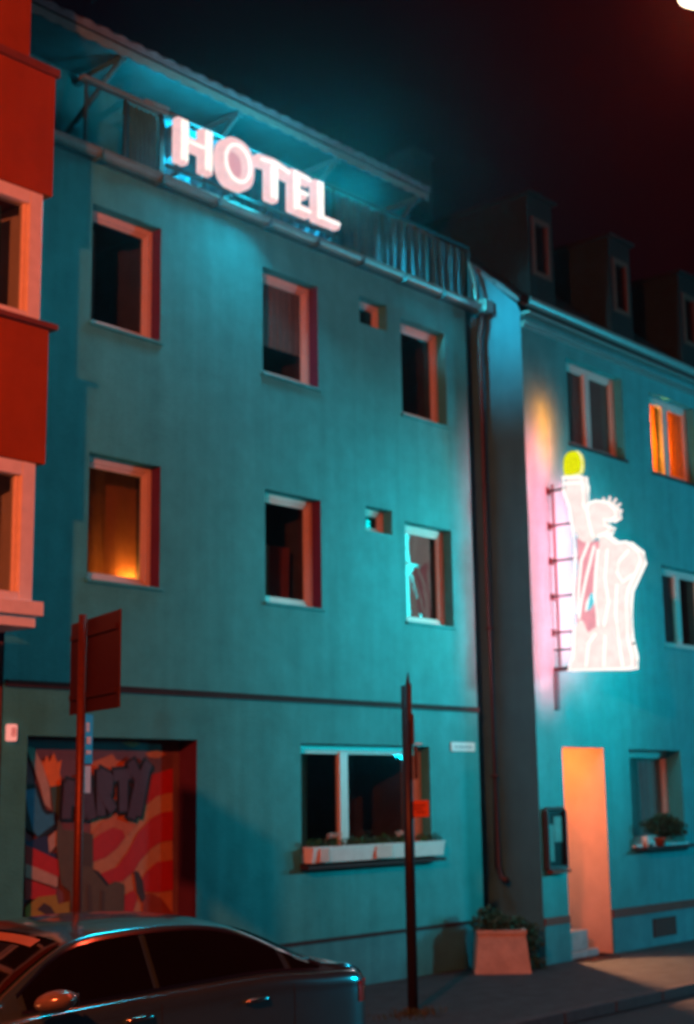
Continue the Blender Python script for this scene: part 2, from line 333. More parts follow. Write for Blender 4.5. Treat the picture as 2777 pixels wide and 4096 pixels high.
MURAL=[
('cream',[(9.567, 1.879), (9.559, 2.206), (9.856, 2.319), (10.238, 2.645), (10.667, 2.649), (10.688, 0.945), (9.589, 1.022)]),
('dusk',[(8.707, 2.836), (10.665, 2.817), (10.669, 2.467), (10.341, 2.436), (10.045, 2.465), (9.776, 2.494), (9.553, 2.464), (9.122, 2.351), (8.724, 2.352)]),
('sand',[(9.55, 2.565), (9.83, 2.655), (9.888, 2.597), (10.043, 2.569), (10.045, 2.465), (9.854, 2.392), (9.554, 2.407)]),
('sand',[(9.942, 2.774), (10.078, 2.799), (10.216, 2.772), (10.099, 2.725)]),
('sand',[(10.277, 2.668), (10.437, 2.707), (10.58, 2.664), (10.459, 2.617), (10.338, 2.623)]),
('red',[(10.321, 2.436), (10.669, 2.512), (10.672, 2.251), (10.606, 2.252), (10.445, 2.219), (10.286, 2.124), (10.303, 2.317)]),
('sand',[(9.568, 1.85), (9.677, 1.947), (9.861, 2.073), (9.978, 1.983), (10.172, 1.935), (10.058, 1.822), (9.865, 1.914), (9.679, 1.847)]),
('red',[(9.57, 1.779), (9.679, 1.847), (9.846, 1.907), (9.98, 1.875), (10.019, 1.808), (9.907, 1.697), (9.759, 1.609), (9.575, 1.568)]),
('red',[(9.688, 1.45), (9.911, 1.51), (10.061, 1.662), (10.174, 1.833), (10.368, 1.99), (10.507, 2.046), (10.674, 2.061), (10.678, 1.756), (10.512, 1.742), (10.373, 1.68), (10.218, 1.555), (10.142, 1.457), (9.99, 1.364), (9.802, 1.345)]),
('red',[(10.222, 1.337), (10.317, 1.448), (10.455, 1.537), (10.68, 1.55), (10.684, 1.239), (10.459, 1.222), (10.262, 1.248)]),
('red',[(9.993, 1.207), (10.145, 1.269), (10.186, 1.181), (10.112, 0.985), (9.979, 0.995)]),
('brown',[(10.263, 1.219), (10.38, 1.22), (10.52, 1.161), (10.687, 0.989), (10.688, 0.945), (10.267, 0.974)]),
('dark',[(10.132, 1.457), (10.19, 1.454), (10.26, 1.35), (10.293, 1.174), (10.245, 1.134), (10.175, 1.239)]),
('white',[(8.711, 2.725), (8.832, 2.699), (8.941, 2.519), (9.026, 2.323), (9.051, 2.1), (8.971, 2.157), (8.913, 2.324), (8.839, 2.491)]),
('orange',[(8.913, 2.589), (8.949, 2.561), (8.981, 2.638), (9.018, 2.568), (9.068, 2.66), (9.116, 2.562), (9.168, 2.591), (9.145, 2.463), (9.184, 2.344), (9.035, 2.323), (8.97, 2.449)]),
('green',[(9.035, 2.323), (9.167, 2.344), (9.178, 2.266), (9.163, 2.154), (9.184, 2.042), (9.079, 2.044)]),
('black',[(8.724, 2.352), (8.869, 2.352), (8.99, 2.101), (9.122, 2.071), (9.144, 1.932), (8.93, 1.814), (8.738, 1.942)]),
('blue',[(8.726, 2.291), (8.845, 2.311), (8.938, 2.102), (8.991, 2.053), (9.078, 2.058), (9.09, 1.961), (8.895, 1.845), (8.833, 1.912), (8.776, 2.078)]),
('navy',[(8.742, 1.833), (8.794, 1.804), (8.878, 1.829), (9.015, 1.852), (9.046, 1.686), (9.143, 1.676), (9.181, 1.571), (8.762, 1.751)]),
('white',[(9.016, 1.825), (9.101, 1.891), (9.154, 1.89), (9.123, 1.752), (9.038, 1.68)]),
('red',[(8.744, 1.772), (8.882, 1.72), (9.144, 1.614), (9.167, 1.448), (8.751, 1.589)]),
('white',[(8.751, 1.592), (8.887, 1.55), (9.149, 1.448), (9.144, 1.346), (8.755, 1.468)]),
('red',[(8.755, 1.455), (9.136, 1.326), (9.12, 1.259), (8.762, 1.253)]),
('yellow',[(8.765, 1.186), (8.914, 1.271), (9.137, 1.278), (9.157, 1.188), (9.297, 1.207), (9.302, 1.042), (8.769, 1.079)]),
('dark',[(8.901, 1.151), (8.984, 1.213), (9.071, 1.167), (9.162, 1.052), (9.057, 1.059), (8.97, 1.119)]),
('grey',[(9.131, 2.043), (9.189, 1.903), (9.422, 1.883), (9.568, 1.85), (9.577, 1.511), (9.688, 1.45), (9.765, 1.333), (9.877, 1.37), (9.991, 1.335), (9.998, 0.993), (9.337, 1.04), (9.294, 1.303), (9.187, 1.378), (9.146, 1.572), (9.113, 1.794)]),
('black',[(9.577, 1.504), (9.651, 1.48), (9.793, 1.346), (9.766, 1.326), (9.633, 1.452)]),
('greyd',[(9.422, 1.868), (9.559, 1.85), (9.558, 1.526), (9.431, 1.546)]),
('greyd',[(9.508, 1.361), (9.563, 1.344), (9.588, 1.078), (9.515, 1.082)]),
('greyd',[(9.692, 1.295), (9.739, 1.278), (9.735, 1.04), (9.689, 1.043)]),
]
PARTY=[
[(9.22, 2.042), (9.233, 2.336)] ,
[(9.233, 2.336), (9.356, 2.308)] ,
[(9.356, 2.308), (9.341, 2.194)] ,
[(9.341, 2.194), (9.225, 2.182)] ,
[(9.417, 2.038), (9.463, 2.393)] ,
[(9.463, 2.393), (9.536, 2.035)] ,
[(9.432, 2.151), (9.524, 2.15)] ,
[(9.655, 2.062), (9.646, 2.45)] ,
[(9.646, 2.45), (9.75, 2.407)] ,
[(9.75, 2.407), (9.743, 2.291)] ,
[(9.743, 2.291), (9.65, 2.263)] ,
[(9.678, 2.262), (9.795, 2.103)] ,
[(9.844, 2.436), (10.016, 2.451)] ,
[(9.94, 2.436), (9.947, 2.1)] ,
[(10.053, 2.554), (10.154, 2.377)] ,
[(10.27, 2.54), (10.154, 2.377)] ,
[(10.154, 2.377), (10.063, 2.025)] ,
[(10.241, 2.496), (10.14, 2.053)] ,
]
LP=dict(sod=6200,far=2400,wallfill=4700,pink=170,soft=42,figc=58,torch=34,hot=30,hotd=15,hotf=190,hote=13,door=38,spot=1300,room=22,cur=190,corner=150)
HAZE=.0009
Y1=11.59; Y2=10.95
# ================================================================== HOTEL (main house)
H=thing('hotel_building','turquoise three storey hotel with roof terrace, garage mural and small square windows','hotel building',(12,Y1,0))
ops=[(9.21,10.18,7.14,8.48),(11.80,12.78,7.14,8.48),(14.43,15.41,7.14,8.48),(13.59,14.15,8.21,8.58),
     (9.23,10.21,4.40,5.74),(11.83,12.80,4.40,5.74),(14.43,15.43,4.38,5.70),(13.64,14.17,5.48,5.80),
     (12.41,14.83,1.43,2.80),(8.55,10.77,0,2.81,.30)]
b=MB(); facade(b,8.25,15.9,0,8.95,Y1,ops)
b.face([(15.9,Y1,0),(15.9,12.05,0),(15.9,12.05,8.95),(15.9,Y1,8.95)])
b.face([(8.25,Y1,8.95),(15.9,Y1,8.95),(15.9,12.9,8.95),(8.25,12.9,8.95)])       # terrace floor
b.face([(8.25,12.9,8.9),(16.34,12.9,8.9),(16.34,12.9,11.0),(8.25,12.9,11.0)])     # set-back attic wall
b.build('wall',[M['wall'],M['jamb']],H)
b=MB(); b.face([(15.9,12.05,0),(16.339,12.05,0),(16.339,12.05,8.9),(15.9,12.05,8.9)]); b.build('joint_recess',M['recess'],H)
# belt course and plinth line
b=MB(); b.box(8.27,15.905,Y1-.03,Y1-.003,3.27,3.335); b.box(8.27,15.90,Y1-.05,Y1-.03,3.315,3.33)
b.build('belt_course',M['dark'],H)
b=MB(); b.box(10.79,15.905,Y1-.022,Y1-.003,.54,.585); b.build('plinth_band',M['dark'],H)
b=MB(); b.box(10.79,15.897,Y1-.014,Y1-.004,0,.538); b.build('plinth',M['plinth'],H)
# windows
lace=cloth('white_net_curtain',(.75,.72,.70),.3)
brown=cloth('brown_curtain',(.40,.12,.09),.3)
lace2=cloth('grey_net_curtain',(.50,.46,.46),.3)
dim=cloth('dim_curtain',(.25,.30,.32),.4)
warm=cloth('warm_orange_curtain',(.85,.30,.03),.6)
beige=cloth('beige_curtain',(.55,.28,.14),.3)
window(H,9.21,10.18,7.14,8.48,Y1,curtain=[(9.28,9.62,7.2,8.4,.3,dim,.02,.12)],label='upper left window with dark glass')
window(H,11.80,12.78,7.14,8.48,Y1,curtain=[(11.86,12.72,7.58,8.42,.06,lace2,.012,.11)],label='upper middle window with half height net curtain')
window(H,14.43,15.41,7.14,8.48,Y1,curtain=[(14.5,14.8,7.2,8.4,.16,dim,.015,.10)],label='upper right window near the downpipe')
window(H,13.59,14.15,8.21,8.58,Y1,sill=False,fw_=.05,label='small square window under the gutter')
w5=window(H,9.23,10.21,4.40,5.74,Y1,label='window with a warm lamp glowing low behind the glass',curtain=[(9.60,10.34,4.34,5.74,.40,beige,.01,.35)])
window(H,11.83,12.80,4.40,5.74,Y1,curtain=[(12.2,12.74,4.46,5.2,.35,brown,.02,.2)],label='middle floor window with dark glass')
window(H,14.43,15.43,4.38,5.70,Y1,curtain=[(14.49,14.66,4.44,5.64,.05,lace,.012,.07)],label='middle floor window catching pink neon light on its curtain')
window(H,13.64,14.17,5.48,5.80,Y1,sill=False,fw_=.05,label='small square window between the middle floor windows')
w9=window(H,12.41,14.83,1.43,2.80,Y1,mull=1,split=13.33,sill=M['dark'],curtain=[(12.48,12.78,1.5,2.73,.10,brown,.012,.12),(14.55,14.78,1.5,2.73,.10,brown,.012,.12)],label='wide ground floor window above the flower box')
b=MB(); b.box(12.34,14.90,Y1-.17,Y1-.036,1.375,1.415); b.build('ledge',M['dark'],w9)
# lamp glowing in the middle-floor left room
wl=None; ''' wl=MB(); wl.pill([(10.03,Y1+.34,4.46),(10.03,Y1+.34,4.54)],.03); wl.build('room_lamp',emit('room_lamp_glow',(1,.55,.15),6.0),w5) '''
# gutter: half-round segments with brackets
g=MB(); x=8.35; seg=.86
while x<16.2:
    x1=min(x+seg-.03,16.24); n=10; P=[]
    for k in range(n+1):
        a=PI*k/n; P.append([(x,Y1-.10-.075*math.cos(a),9.03-.075*math.sin(a)),(x1,Y1-.10-.075*math.cos(a),9.03-.075*math.sin(a))])
    g.grid(P); g.box(x,x1,Y1-.187,Y1-.172,9.022,9.042); x+=seg
g.build('gutter',M['gutter'],H)
g=MB(); g.box(8.3,16.22,Y1-.04,Y1+.02,8.952,9.085)
x=8.33
while x<16.3: g.box(x-.012,x+.012,Y1-.185,Y1-.02,8.93,9.05); x+=seg
g.build('eaves_board',M['soffit'],H)
# downpipe in the joint
g=MB(); px=16.17; g.tube([(px,Y1-.10,8.94),(px,Y1-.10,8.80),(px,Y1-.05,8.60),(px,Y1-.05,5),(px,Y1-.05,1.25),(px-.02,Y1-.12,1.10),(px-.02,Y1-.22,1.06)],.04,12)
for z in (8.3,6.4,4.4,2.4): g.tube([(px,Y1-.05,z),(px,Y1-.05,z+.05)],.048,12)
g.build('downpipe',M['pipe'],H)
g=MB(); g.box(px-.10,px+.10,Y1-.24,Y1-.03,8.94,9.12); g.tube([(px-.12,Y1-.1,9.12),(px-.1,Y1-.05,9.45),(px-.13,Y1,9.70)],.035,8); g.build('rainwater_head',M['gutter'],H,bevel=.01)
# terrace balustrade, pleated fabric
rail=MB()
rail.tube([(10.2,Y1+.02,9.93),(16.05,Y1+.02,9.93)],.022,8); rail.tube([(9.1,Y1+.02,9.09),(16.05,Y1+.02,9.09)],.015,8)
x=10.2
while x<16.1: rail.box(x-.010,x+.010,Y1+.0,Y1+.03,9.09,9.93); x+=.975
rail.build('terrace_railing',M['railmetal'],H)
P=[]; n=520
for zz in (9.10,9.2,9.35,9.5,9.65,9.8,9.90):
    row=[]
    for i in range(n+1):
        xx=10.2+(16.03-10.2)*i/n; t=(zz-9.1)/.8
        ph=2*PI*xx/.19+ .9*math.sin(xx*1.7)+ .3*math.sin(zz*5+xx)
        am=.05*(1+.4*math.sin(xx*2.3)); row.append((xx+.02*math.sin(xx*9)*(1-t),Y1+.085+am*math.sin(ph)+.012*math.sin(2.3*ph+t*2),zz+.01*math.sin(ph)*(t>.95)))
    P.append(row)
g=MB(); g.grid(P); g.build('terrace_screen',M['pleat'],H)
# glass wind screen at the left end
g=MB(); g.box(9.09,10.18,Y1+.0,Y1+.04,9.092,9.115)
for xx in (9.10,9.65,10.17): g.box(xx-.015,xx+.015,Y1+.002,Y1+.038,9.11,9.861)
ws=g.build('wind_screen',M['railmetal'],H)
g=MB(); g.box(9.02,10.24,Y1-.04,Y1+.06,9.862,9.905); g.tube([(9.9,Y1-.02,9.93),(10.24,Y1-.05,9.93)],.02,6); g.build('top_rail',M['gutter'],ws,bevel=.008)
g=MB(); g.box(9.12,9.63,Y1+.015,Y1+.022,9.1,9.86); g.build('pane',M['glass'],ws)
P=[[(9.66+.5*i/60,Y1+.06+.02*math.sin(i*.75),z) for i in range(61)] for z in (9.1,9.85)]
g=MB(); g.grid(P); g.build('curtain',M['pleat'],ws)
# tiled roof: eave at Y 12, fascia, pantile edge, soffit, slope
r=MB(); RX0,RX1=6.2,15.62
r.face([(RX0,12.0,10.66),(RX1,12.0,10.66),(RX1,12.9,10.74),(RX0,12.9,10.74)])
r.face([(RX1,12.0,10.66),(RX1,12.0,10.80),(RX1,16.2,13.4),(RX1,16.2,13.2)]) 
rs=r.build('roof',M['soffit'],H)
r=MB(); n=int((RX1-RX0)/.02); P=[]
prof=[(0.0,10.80),(.6,11.17),(1.5,11.73),(4.2,13.4)]
for dy,z in prof:
    P.append([(RX0+(RX1-RX0)*i/n,12.0-.06+dy,z+.045*abs(math.sin(PI*(RX0+(RX1-RX0)*i/n)/.25))) for i in range(n+1)])
r.grid(P)
# pantile noses hanging over the fascia
P=[]
for t in (0,1):
    P.append([(RX0+(RX1-RX0)*i/n,11.94,(10.80+.045*abs(math.sin(PI*(RX0+(RX1-RX0)*i/n)/.25))) if t==0 else 10.735) for i in range(n+1)])
r.grid(P); r.build('roof_tiles',M['tile'],rs)
r=MB()
n=int((RX1-RX0)/.025)
top=[(RX0+(RX1-RX0)*i/n,10.735) for i in range(n+1)]
for i in range(n):
    xa,xb=top[i][0],top[i+1][0]
    za=10.645-.03*abs(math.sin(PI*xa/.25)); zb=10.645-.03*abs(math.sin(PI*xb/.25))
    r.face([(xa,11.975,za),(xb,11.975,zb),(xb,11.975,10.735),(xa,11.975,10.735)])
r.build('fascia',M['gutter'],rs)
for xx in (9.95,11.85,13.7,15.45):
    r=MB(); r.tube([(xx,12.05,10.63),(xx-.25,12.85,9.75)],.035,6)
    r.box(xx-.04,xx+.04,12.02,12.9,10.585,10.655)
    r.build('roof_brace',M['soffit'],rs)

# garage: roller gate with painted mural
gt=MB(); gt.box(8.55,10.77,11.87,11.90,0,2.81); gate=gt.build('garage_gate',M['brownwall'],H)
MC=dict(cream=(.50,.29,.14),dusk=(.14,.08,.12),sand=(.50,.20,.08),red=(.45,.012,.006),brown=(.26,.06,.03),dark=(.05,.03,.03),white=(.45,.42,.38),
  orange=(.75,.25,.02),green=(.05,.14,.12),black=(.012,.008,.012),blue=(.03,.30,.62),navy=(.02,.04,.16),yellow=(.32,.30,.02),grey=(.10,.10,.06),greyd=(.07,.06,.04),violet=(.07,.06,.12))
names=list(MC); mm=[mat('mural_'+k,[c*e for c,e in zip(MC[k],(1.0,.85,.7))],.7,var=.12,scale=15,bump=.15) for k in names]
mu=MB(); yy=11.868
for c,p in MURAL:
    yy-=.0012; mu.face([(x,yy,z) for x,z in p],names.index(c))
def stroke(mu,path,w,y,m):
    for a,c in zip(path[:-1],path[1:]):
        d=Vector((c[0]-a[0],c[1]-a[1])); L=d.length; d/=L; nx=Vector((-d[1],d[0]))*w; e=d*w*.6
        mu.face([(a[0]-e[0]+nx[0],y,a[1]-e[1]+nx[1]),(a[0]-e[0]-nx[0],y,a[1]-e[1]-nx[1]),(c[0]+e[0]-nx[0],y,c[1]+e[1]-nx[1]),(c[0]+e[0]+nx[0],y,c[1]+e[1]+nx[1])],m)
for i,s in enumerate(PARTY): yy-=.0006; stroke(mu,s,.088,yy,names.index('black'))
for i,s in enumerate(PARTY): yy-=.0006; stroke(mu,s,.056,yy,names.index('violet'))
mu.build('mural',mm,gate)
gt=MB()
for k in range(14): gt.box(8.56,10.76,11.872,11.8745,.1+k*.19,.104+k*.19)
gt.build('gate_rib',M['dark'],gate)

# ================================================================== RIGHT WING
W=thing('corner_guesthouse','turquoise house beside the hotel with warm lit doorway and dark mansard roof','guesthouse building',(18,Y2,0))
ops2=[(17.49,19.07,7.17,8.48),(19.91,21.4,7.12,8.45),(19.99,21.5,4.38,5.66),(16.95,18.02,0,2.81,1.5),(18.72,20.26,1.43,2.80,.32),(22.6,24.1,7.12,8.45),(22.6,24.1,4.38,5.66),(22.6,24.1,1.43,2.8)]
b=MB(); facade(b,16.34,28,0,8.9,Y2,ops2)
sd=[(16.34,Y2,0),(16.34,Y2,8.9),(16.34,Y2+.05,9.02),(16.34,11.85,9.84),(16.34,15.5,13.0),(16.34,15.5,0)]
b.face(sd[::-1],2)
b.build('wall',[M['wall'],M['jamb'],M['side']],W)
b=MB(); b.box(18.03,28,Y2-.03,Y2-.003,.47,.585); b.box(16.345,16.945,Y2-.03,Y2-.003,.49,.585); b.build('plinth_band',M['band'],W)
b=MB(); b.box(18.03,28,Y2-.014,Y2-.004,0,.468); b.box(16.345,16.945,Y2-.014,Y2-.004,0,.488); b.build('plinth',M['plinth'],W)
window(W,17.49,19.07,7.17,8.48,Y2,mull=1,sill=M['dark'],curtain=[(17.56,18.98,7.24,8.4,.07,lace2,.015,.1)],label='two casement window above the torch of the neon figure')
wo=window(W,19.91,21.4,7.12,8.45,Y2,mull=1,sill=M['dark'],curtain=[(19.97,20.42,7.2,8.36,.06,warm,.02,.10),(20.62,21.3,7.2,8.36,.06,warm,.02,.10)],label='window with glowing orange curtains')
window(W,19.99,21.5,4.38,5.66,Y2,mull=1,curtain=[(20.08,20.6,4.46,5.6,.08,dim,.02,.12)],label='middle window at the right edge')
wg=window(W,18.72,20.26,1.43,2.80,Y2,depth=.32,sill=M['white'],curtain=[(18.8,20.18,1.5,2.72,.09,lace,.010,.17)],label='ground floor window with net curtain and potted plant')
b=MB(); b.box(18.70,20.42,Y2-.22,Y2-.036,1.37,1.405); b.build('ledge',M['dark'],wg)
for q in ((22.6,24.1,7.12,8.45),(22.6,24.1,4.38,5.66),(22.6,24.1,1.43,2.8)): window(W,*q,Y2,mull=1)
# door recess
b=MB(); b.box(17.1,17.95,Y2+1.44,Y2+1.5,.36,2.5); d=b.build('door',M['doorpaint'],W,bevel=.01)
g=MB(); g.pill([(17.85,Y2+1.40,1.4),(17.85,Y2+1.40,1.5)],.012); g.build('handle',M['chrome'],d)
b=MB(); b.box(16.952,18.018,Y2+1.502,Y2+1.55,0,2.81)
b.face([(18.017,Y2+.004,.0),(18.017,Y2+1.5,.0),(18.017,Y2+1.5,2.808),(18.017,Y2+.004,2.808)])
b.face([(16.953,Y2+.004,.0),(16.953,Y2+1.5,.0),(16.953,Y2+1.5,2.808),(16.953,Y2+.004,2.808)])
b.face([(16.95,Y2+.004,2.807),(18.02,Y2+.004,2.807),(18.02,Y2+1.5,2.807),(16.95,Y2+1.5,2.807)])
b.build('door_recess',M['doorpaint'],W)
b=MB(); b.box(16.955,17.68,Y2+.02,Y2+1.4,0,.10); b.box(16.957,17.49,Y2+.06,Y2+1.41,.102,.36) ; b.box(16.958,18.012,Y2+.62,Y2+1.42,.10,.363)
b.build('entrance_step',M['step'],W,bevel=.012)
b=MB(); b.tube([(17.35,Y2+.62,2.80),(17.35,Y2+.62,2.74)],.07,12); b.build('recess_lamp',emit('recess_lamp_glow',(1,.42,.08),4),W)
# cornice and gutter
c=MB()
c.box(16.342,28,Y2-.05,Y2-.004,8.66,8.71); c.box(16.342,28,Y2-.09,Y2-.004,8.712,8.745)
c.box(16.342,28,Y2-.16,Y2-.004,8.84,8.88)
c.build('cornice',M['gutter'],W,bevel=.008)
g=MB(); n=10; P=[]
for k in range(n+1):
    a=PI*k/n; P.append([(16.30,Y2-.12-.085*math.cos(a),9.03-.085*math.sin(a)),(28,Y2-.12-.085*math.cos(a),9.03-.085*math.sin(a))])
g.grid(P); g.box(16.30,28,Y2-.215,Y2-.2,9.02,9.05); g.build('gutter',M['gutter'],W)
# mansard roof with verge and dormers
r=MB(); rz=lambda y:9.0+.865*(y-10.93)
r.face([(16.30,Y2-.02,rz(Y2-.02)+.03),(28,Y2-.02,rz(Y2-.02)+.03),(28,14.4,rz(14.4)+.03),(16.30,14.4,rz(14.4)+.03)])
r.face([(16.30,14.4,rz(14.4)+.03),(28,14.4,rz(14.4)+.03),(28,18,rz(14.4)-.6),(16.30,18,rz(14.4)-.6)])
k=0.0
while k<3.4:
    y=Y2+k; r.box(16.31,28,y,y+.012,rz(y)+.028,rz(y)+.045); k+=.28
rf=r.build('roof',M['slate'],W)
v=MB()
for k in range(9):
    y=Y2-.02+k*.4; v.face([(16.28,y,rz(y)+.01),(16.28,y+.42,rz(y+.42)+.01),(16.28,y+.42,rz(y+.42)+.11),(16.28,y,rz(y)+.08)]); v.face([(16.28,y,rz(y)+.08),(16.28,y+.42,rz(y+.42)+.11),(16.50,y+.42,rz(y+.42)+.11),(16.50,y,rz(y)+.08)])
v.build('verge_trim',M['tile'],rf)
for i,xx in enumerate((17.46,19.82,22.18)):
    dm=MB(); w=.68; yf=11.5
    yb=yf+ (11.20-rz(yf))/.865
    dm.face([(xx,yf,rz(yf)),(xx,yf,11.18),(xx,yb,11.20)],0); dm.face([(xx+w,yf,rz(yf)),(xx+w,yb,11.20),(xx+w,yf,11.18)],0)
    # front around window
    for q in ((xx,xx+.10,rz(yf),11.18),(xx+w-.10,xx+w,rz(yf),11.18),(xx+.10,xx+w-.10,10.86,11.18),(xx+.10,xx+w-.10,rz(yf),9.92)):
        dm.face([(q[0],yf,q[2]),(q[1],yf,q[2]),(q[1],yf,q[3]),(q[0],yf,q[3])],2)
    dm.box(xx-.06,xx+w+.06,yf-.08,yb+.1,11.185,11.24,1)
    do=dm.build('dormer',[M['dormer'],M['slate'],M['slate']],rf)
    fr=MB(); a,c=xx+.10,xx+w-.10
    for q in ((a,a+.07,9.92,10.86),(c-.07,c,9.92,10.86),(a+.07,c-.07,9.92,9.99),(a+.07,c-.07,10.79,10.86)):
        fr.box(q[0],q[1],yf-.02,yf+.04,q[2],q[3])
    fr.build('window_frame',M['oldframe'],do)
    pn=MB(); pn.face([(a+.07,yf+.03,9.99),(c-.07,yf+.03,9.99),(c-.07,yf+.03,10.79),(a+.07,yf+.03,10.79)]); pn.build('pane',M['carglass'],do)
b=MB(); b.box(18.0,18.5,14.1,14.6,11.8,12.9); b.box(17.96,18.54,14.06,14.64,12.9,12.98); b.build('chimney',M['slate'],rf)

# cellar vent, display case
v=MB(); v.box(19.11,19.80,Y2-.022,Y2-.015,.12,.385)
v_=v.build('cellar_vent',M['dark'],W)
v=MB()
for k in range(7): v.box(19.14,19.77,Y2-.032,Y2-.023,.14+k*.034,.155+k*.034)
v.build('vent_slat',M['band'],v_)
dc=thing('display_case','narrow glazed display case with curved top left of the lit doorway','display case',(16.63,Y2,1.2))
b=MB(); b.box(16.40,16.43,Y2-.09,Y2-.004,1.20,1.95); b.box(16.83,16.86,Y2-.09,Y2-.004,1.20,1.95); b.box(16.43,16.83,Y2-.03,Y2-.004,1.20,1.95); b.box(16.43,16.83,Y2-.09,Y2-.031,1.20,1.24)
b.tube([(16.40,Y2-.05,1.95),(16.44,Y2-.05,1.985),(16.82,Y2-.05,1.985),(16.86,Y2-.05,1.95)],.028,8)
b.build('case_frame',M['pipe'],dc,bevel=.004)
b=MB(); b.box(16.43,16.83,Y2-.08,Y2-.074,1.24,1.95); b.build('pane',M['glass'],dc)
b=MB(); b.box(16.47,16.60,Y2-.038,Y2-.032,1.30,1.78); b.box(16.62,16.80,Y2-.038,Y2-.032,1.55,1.88); b.build('menu_card',mat('menu_paper',(.45,.85,.85),.7),dc)
b=MB(); b.box(16.42,16.86,Y2-.12,Y2-.031,1.15,1.19); b.build('case_ledge',M['band'],dc)
mt=MB(); mt.box(17.0,17.66,10.62,10.94,.004,.016)
for k in range(12): mt.box(17.02+k*.052,17.05+k*.052,10.63,10.93,.0165,.021)
tag(mt.build('door_mat',M['grate']),'dark red rubber door mat before the entrance steps','door mat')
# ================================================================== HOTEL letters
LZ=.015
S=thing('hotel_sign','glowing pink white neon letters spelling HOTEL on the terrace edge','neon sign',(11.5,11.35,9.06))
YL=11.33
def letter(bars,tubes,ring=None):
    """illuminated block letter: bars = (x0,x1,z0,z1) faces, tubes = neon lines in front"""
    if ring:
        b=MB(); cx,cz,rx,rz,w=ring; n=40
        ou=[(cx+rx*math.copysign(abs(math.cos(2*PI*k/n))**.86,math.cos(2*PI*k/n)),cz+rz*math.copysign(abs(math.sin(2*PI*k/n))**.86,math.sin(2*PI*k/n))) for k in range(n)]
        inn=[(cx+(x-cx)*(rx-w)/rx,cz+(z-cz)*(rz-w)/rz) for x,z in ou]
        y0,y1=YL-.06,YL+.05
        for k in range(n):
            a,c=k,(k+1)%n
            b.face([(ou[a][0],y0,ou[a][1]),(ou[c][0],y0,ou[c][1]),(inn[c][0],y0,inn[c][1]),(inn[a][0],y0,inn[a][1])])
            b.face([(ou[a][0],y0,ou[a][1]),(ou[a][0],y1,ou[a][1]),(ou[c][0],y1,ou[c][1]),(ou[c][0],y0,ou[c][1])])
            b.face([(inn[a][0],y0,inn[a][1]),(inn[c][0],y0,inn[c][1]),(inn[c][0],y1,inn[c][1]),(inn[a][0],y1,inn[a][1])])
        b.prism_y([((x-cx)*.98+cx,(z-cz)*.98+cz) for x,z in inn][::2],YL+.01,YL+.03,1)
        o=b.build('letter',[M['neon_face'],M['neon_dim']],S)
    else:
        b=MB()
        for q in bars: b.prism_y(q,YL-.06,YL+.05)
        o=b.build('letter',M['neon_face'],S,bevel=.022)
    c=MB()
    for s in tubes: c.pill([(x,YL-.075,z) for x,z in s],.022,8)
    c.build('neon_tube',M['neon_core'],o); return o
def R(x0,x1,z0,z1): return [(x0,z0),(x1,z0),(x1,z1),(x0,z1)]
zb,zt=9.185,9.725
letter([[(10.13,zb),(10.30,zb),(10.30,zb+.20),(10.50,zb+.20),(10.50,zb-.01),(10.68,zb-.01),(10.68,zt-.01),(10.50,zt-.01),(10.50,zt-.19),(10.30,zt-.19),(10.30,zt),(10.13,zt)]],
       [[(10.19,zb+.04),(10.19,zt-.05)],[(10.25,zb+.04),(10.25,zt-.05)],[(10.56,zb+.04),(10.56,zt-.05)],[(10.62,zb+.04),(10.62,zt-.05)],[(10.30,9.46),(10.50,9.46)]])
oc=[(11.06+.20*math.cos(2*PI*k/28),9.455+.225*math.sin(2*PI*k/28)) for k in range(29)]
letter([],[oc],ring=(11.06,9.455,.285,.315,.145))
letter([[(11.41,zt-.17),(11.575,zt-.15),(11.575,zb),(11.755,zb),(11.755,zt-.16),(11.96,zt-.19),(11.96,zt-.03),(11.68,zt+.015),(11.41,zt-.01)]],
       [[(11.63,zb+.04),(11.63,zt-.12)],[(11.70,zb+.04),(11.70,zt-.12)],[(11.45,zt-.085),(11.68,zt-.06),(11.92,zt-.10)]])
letter([[(11.975,zb-.02),(12.33,zb-.02),(12.33,zb+.115),(12.15,zb+.115),(12.15,zb+.20),(12.27,zb+.20),(12.27,zb+.315),(12.15,zb+.315),(12.15,zt-.125),(12.34,zt-.14),(12.34,zt-.02),(12.12,zt),(11.975,zt-.01)]],
       [[(12.03,zb+.02),(12.03,zt-.05)],[(12.09,zb+.05),(12.09,zt-.07)],[(12.10,zt-.065),(12.30,zt-.075)],[(12.10,9.44),(12.24,9.44)],[(12.05,zb+.045),(12.29,zb+.045)]])
letter([[(12.40,zb-.02),(12.87,zb-.01),(12.87,zb+.10),(12.58,zb+.10),(12.58,zt-.01),(12.40,zt-.01)]],
       [[(12.46,zb+.03),(12.46,zt-.05)],[(12.52,zb+.05),(12.52,zt-.05)],[(12.48,zb+.045),(12.83,zb+.045)]])
b=MB(); b.box(10.05,12.95,11.36,11.40,9.115,9.145)
for x in (10.2,10.62,11.05,11.65,12.1,12.5,12.85): b.box(x-.015,x+.015,11.37,11.59,9.06,9.09); b.box(x-.015,x+.015,11.365,11.395,9.06,9.34)
b.build('support_frame',M['railmetal'],S)
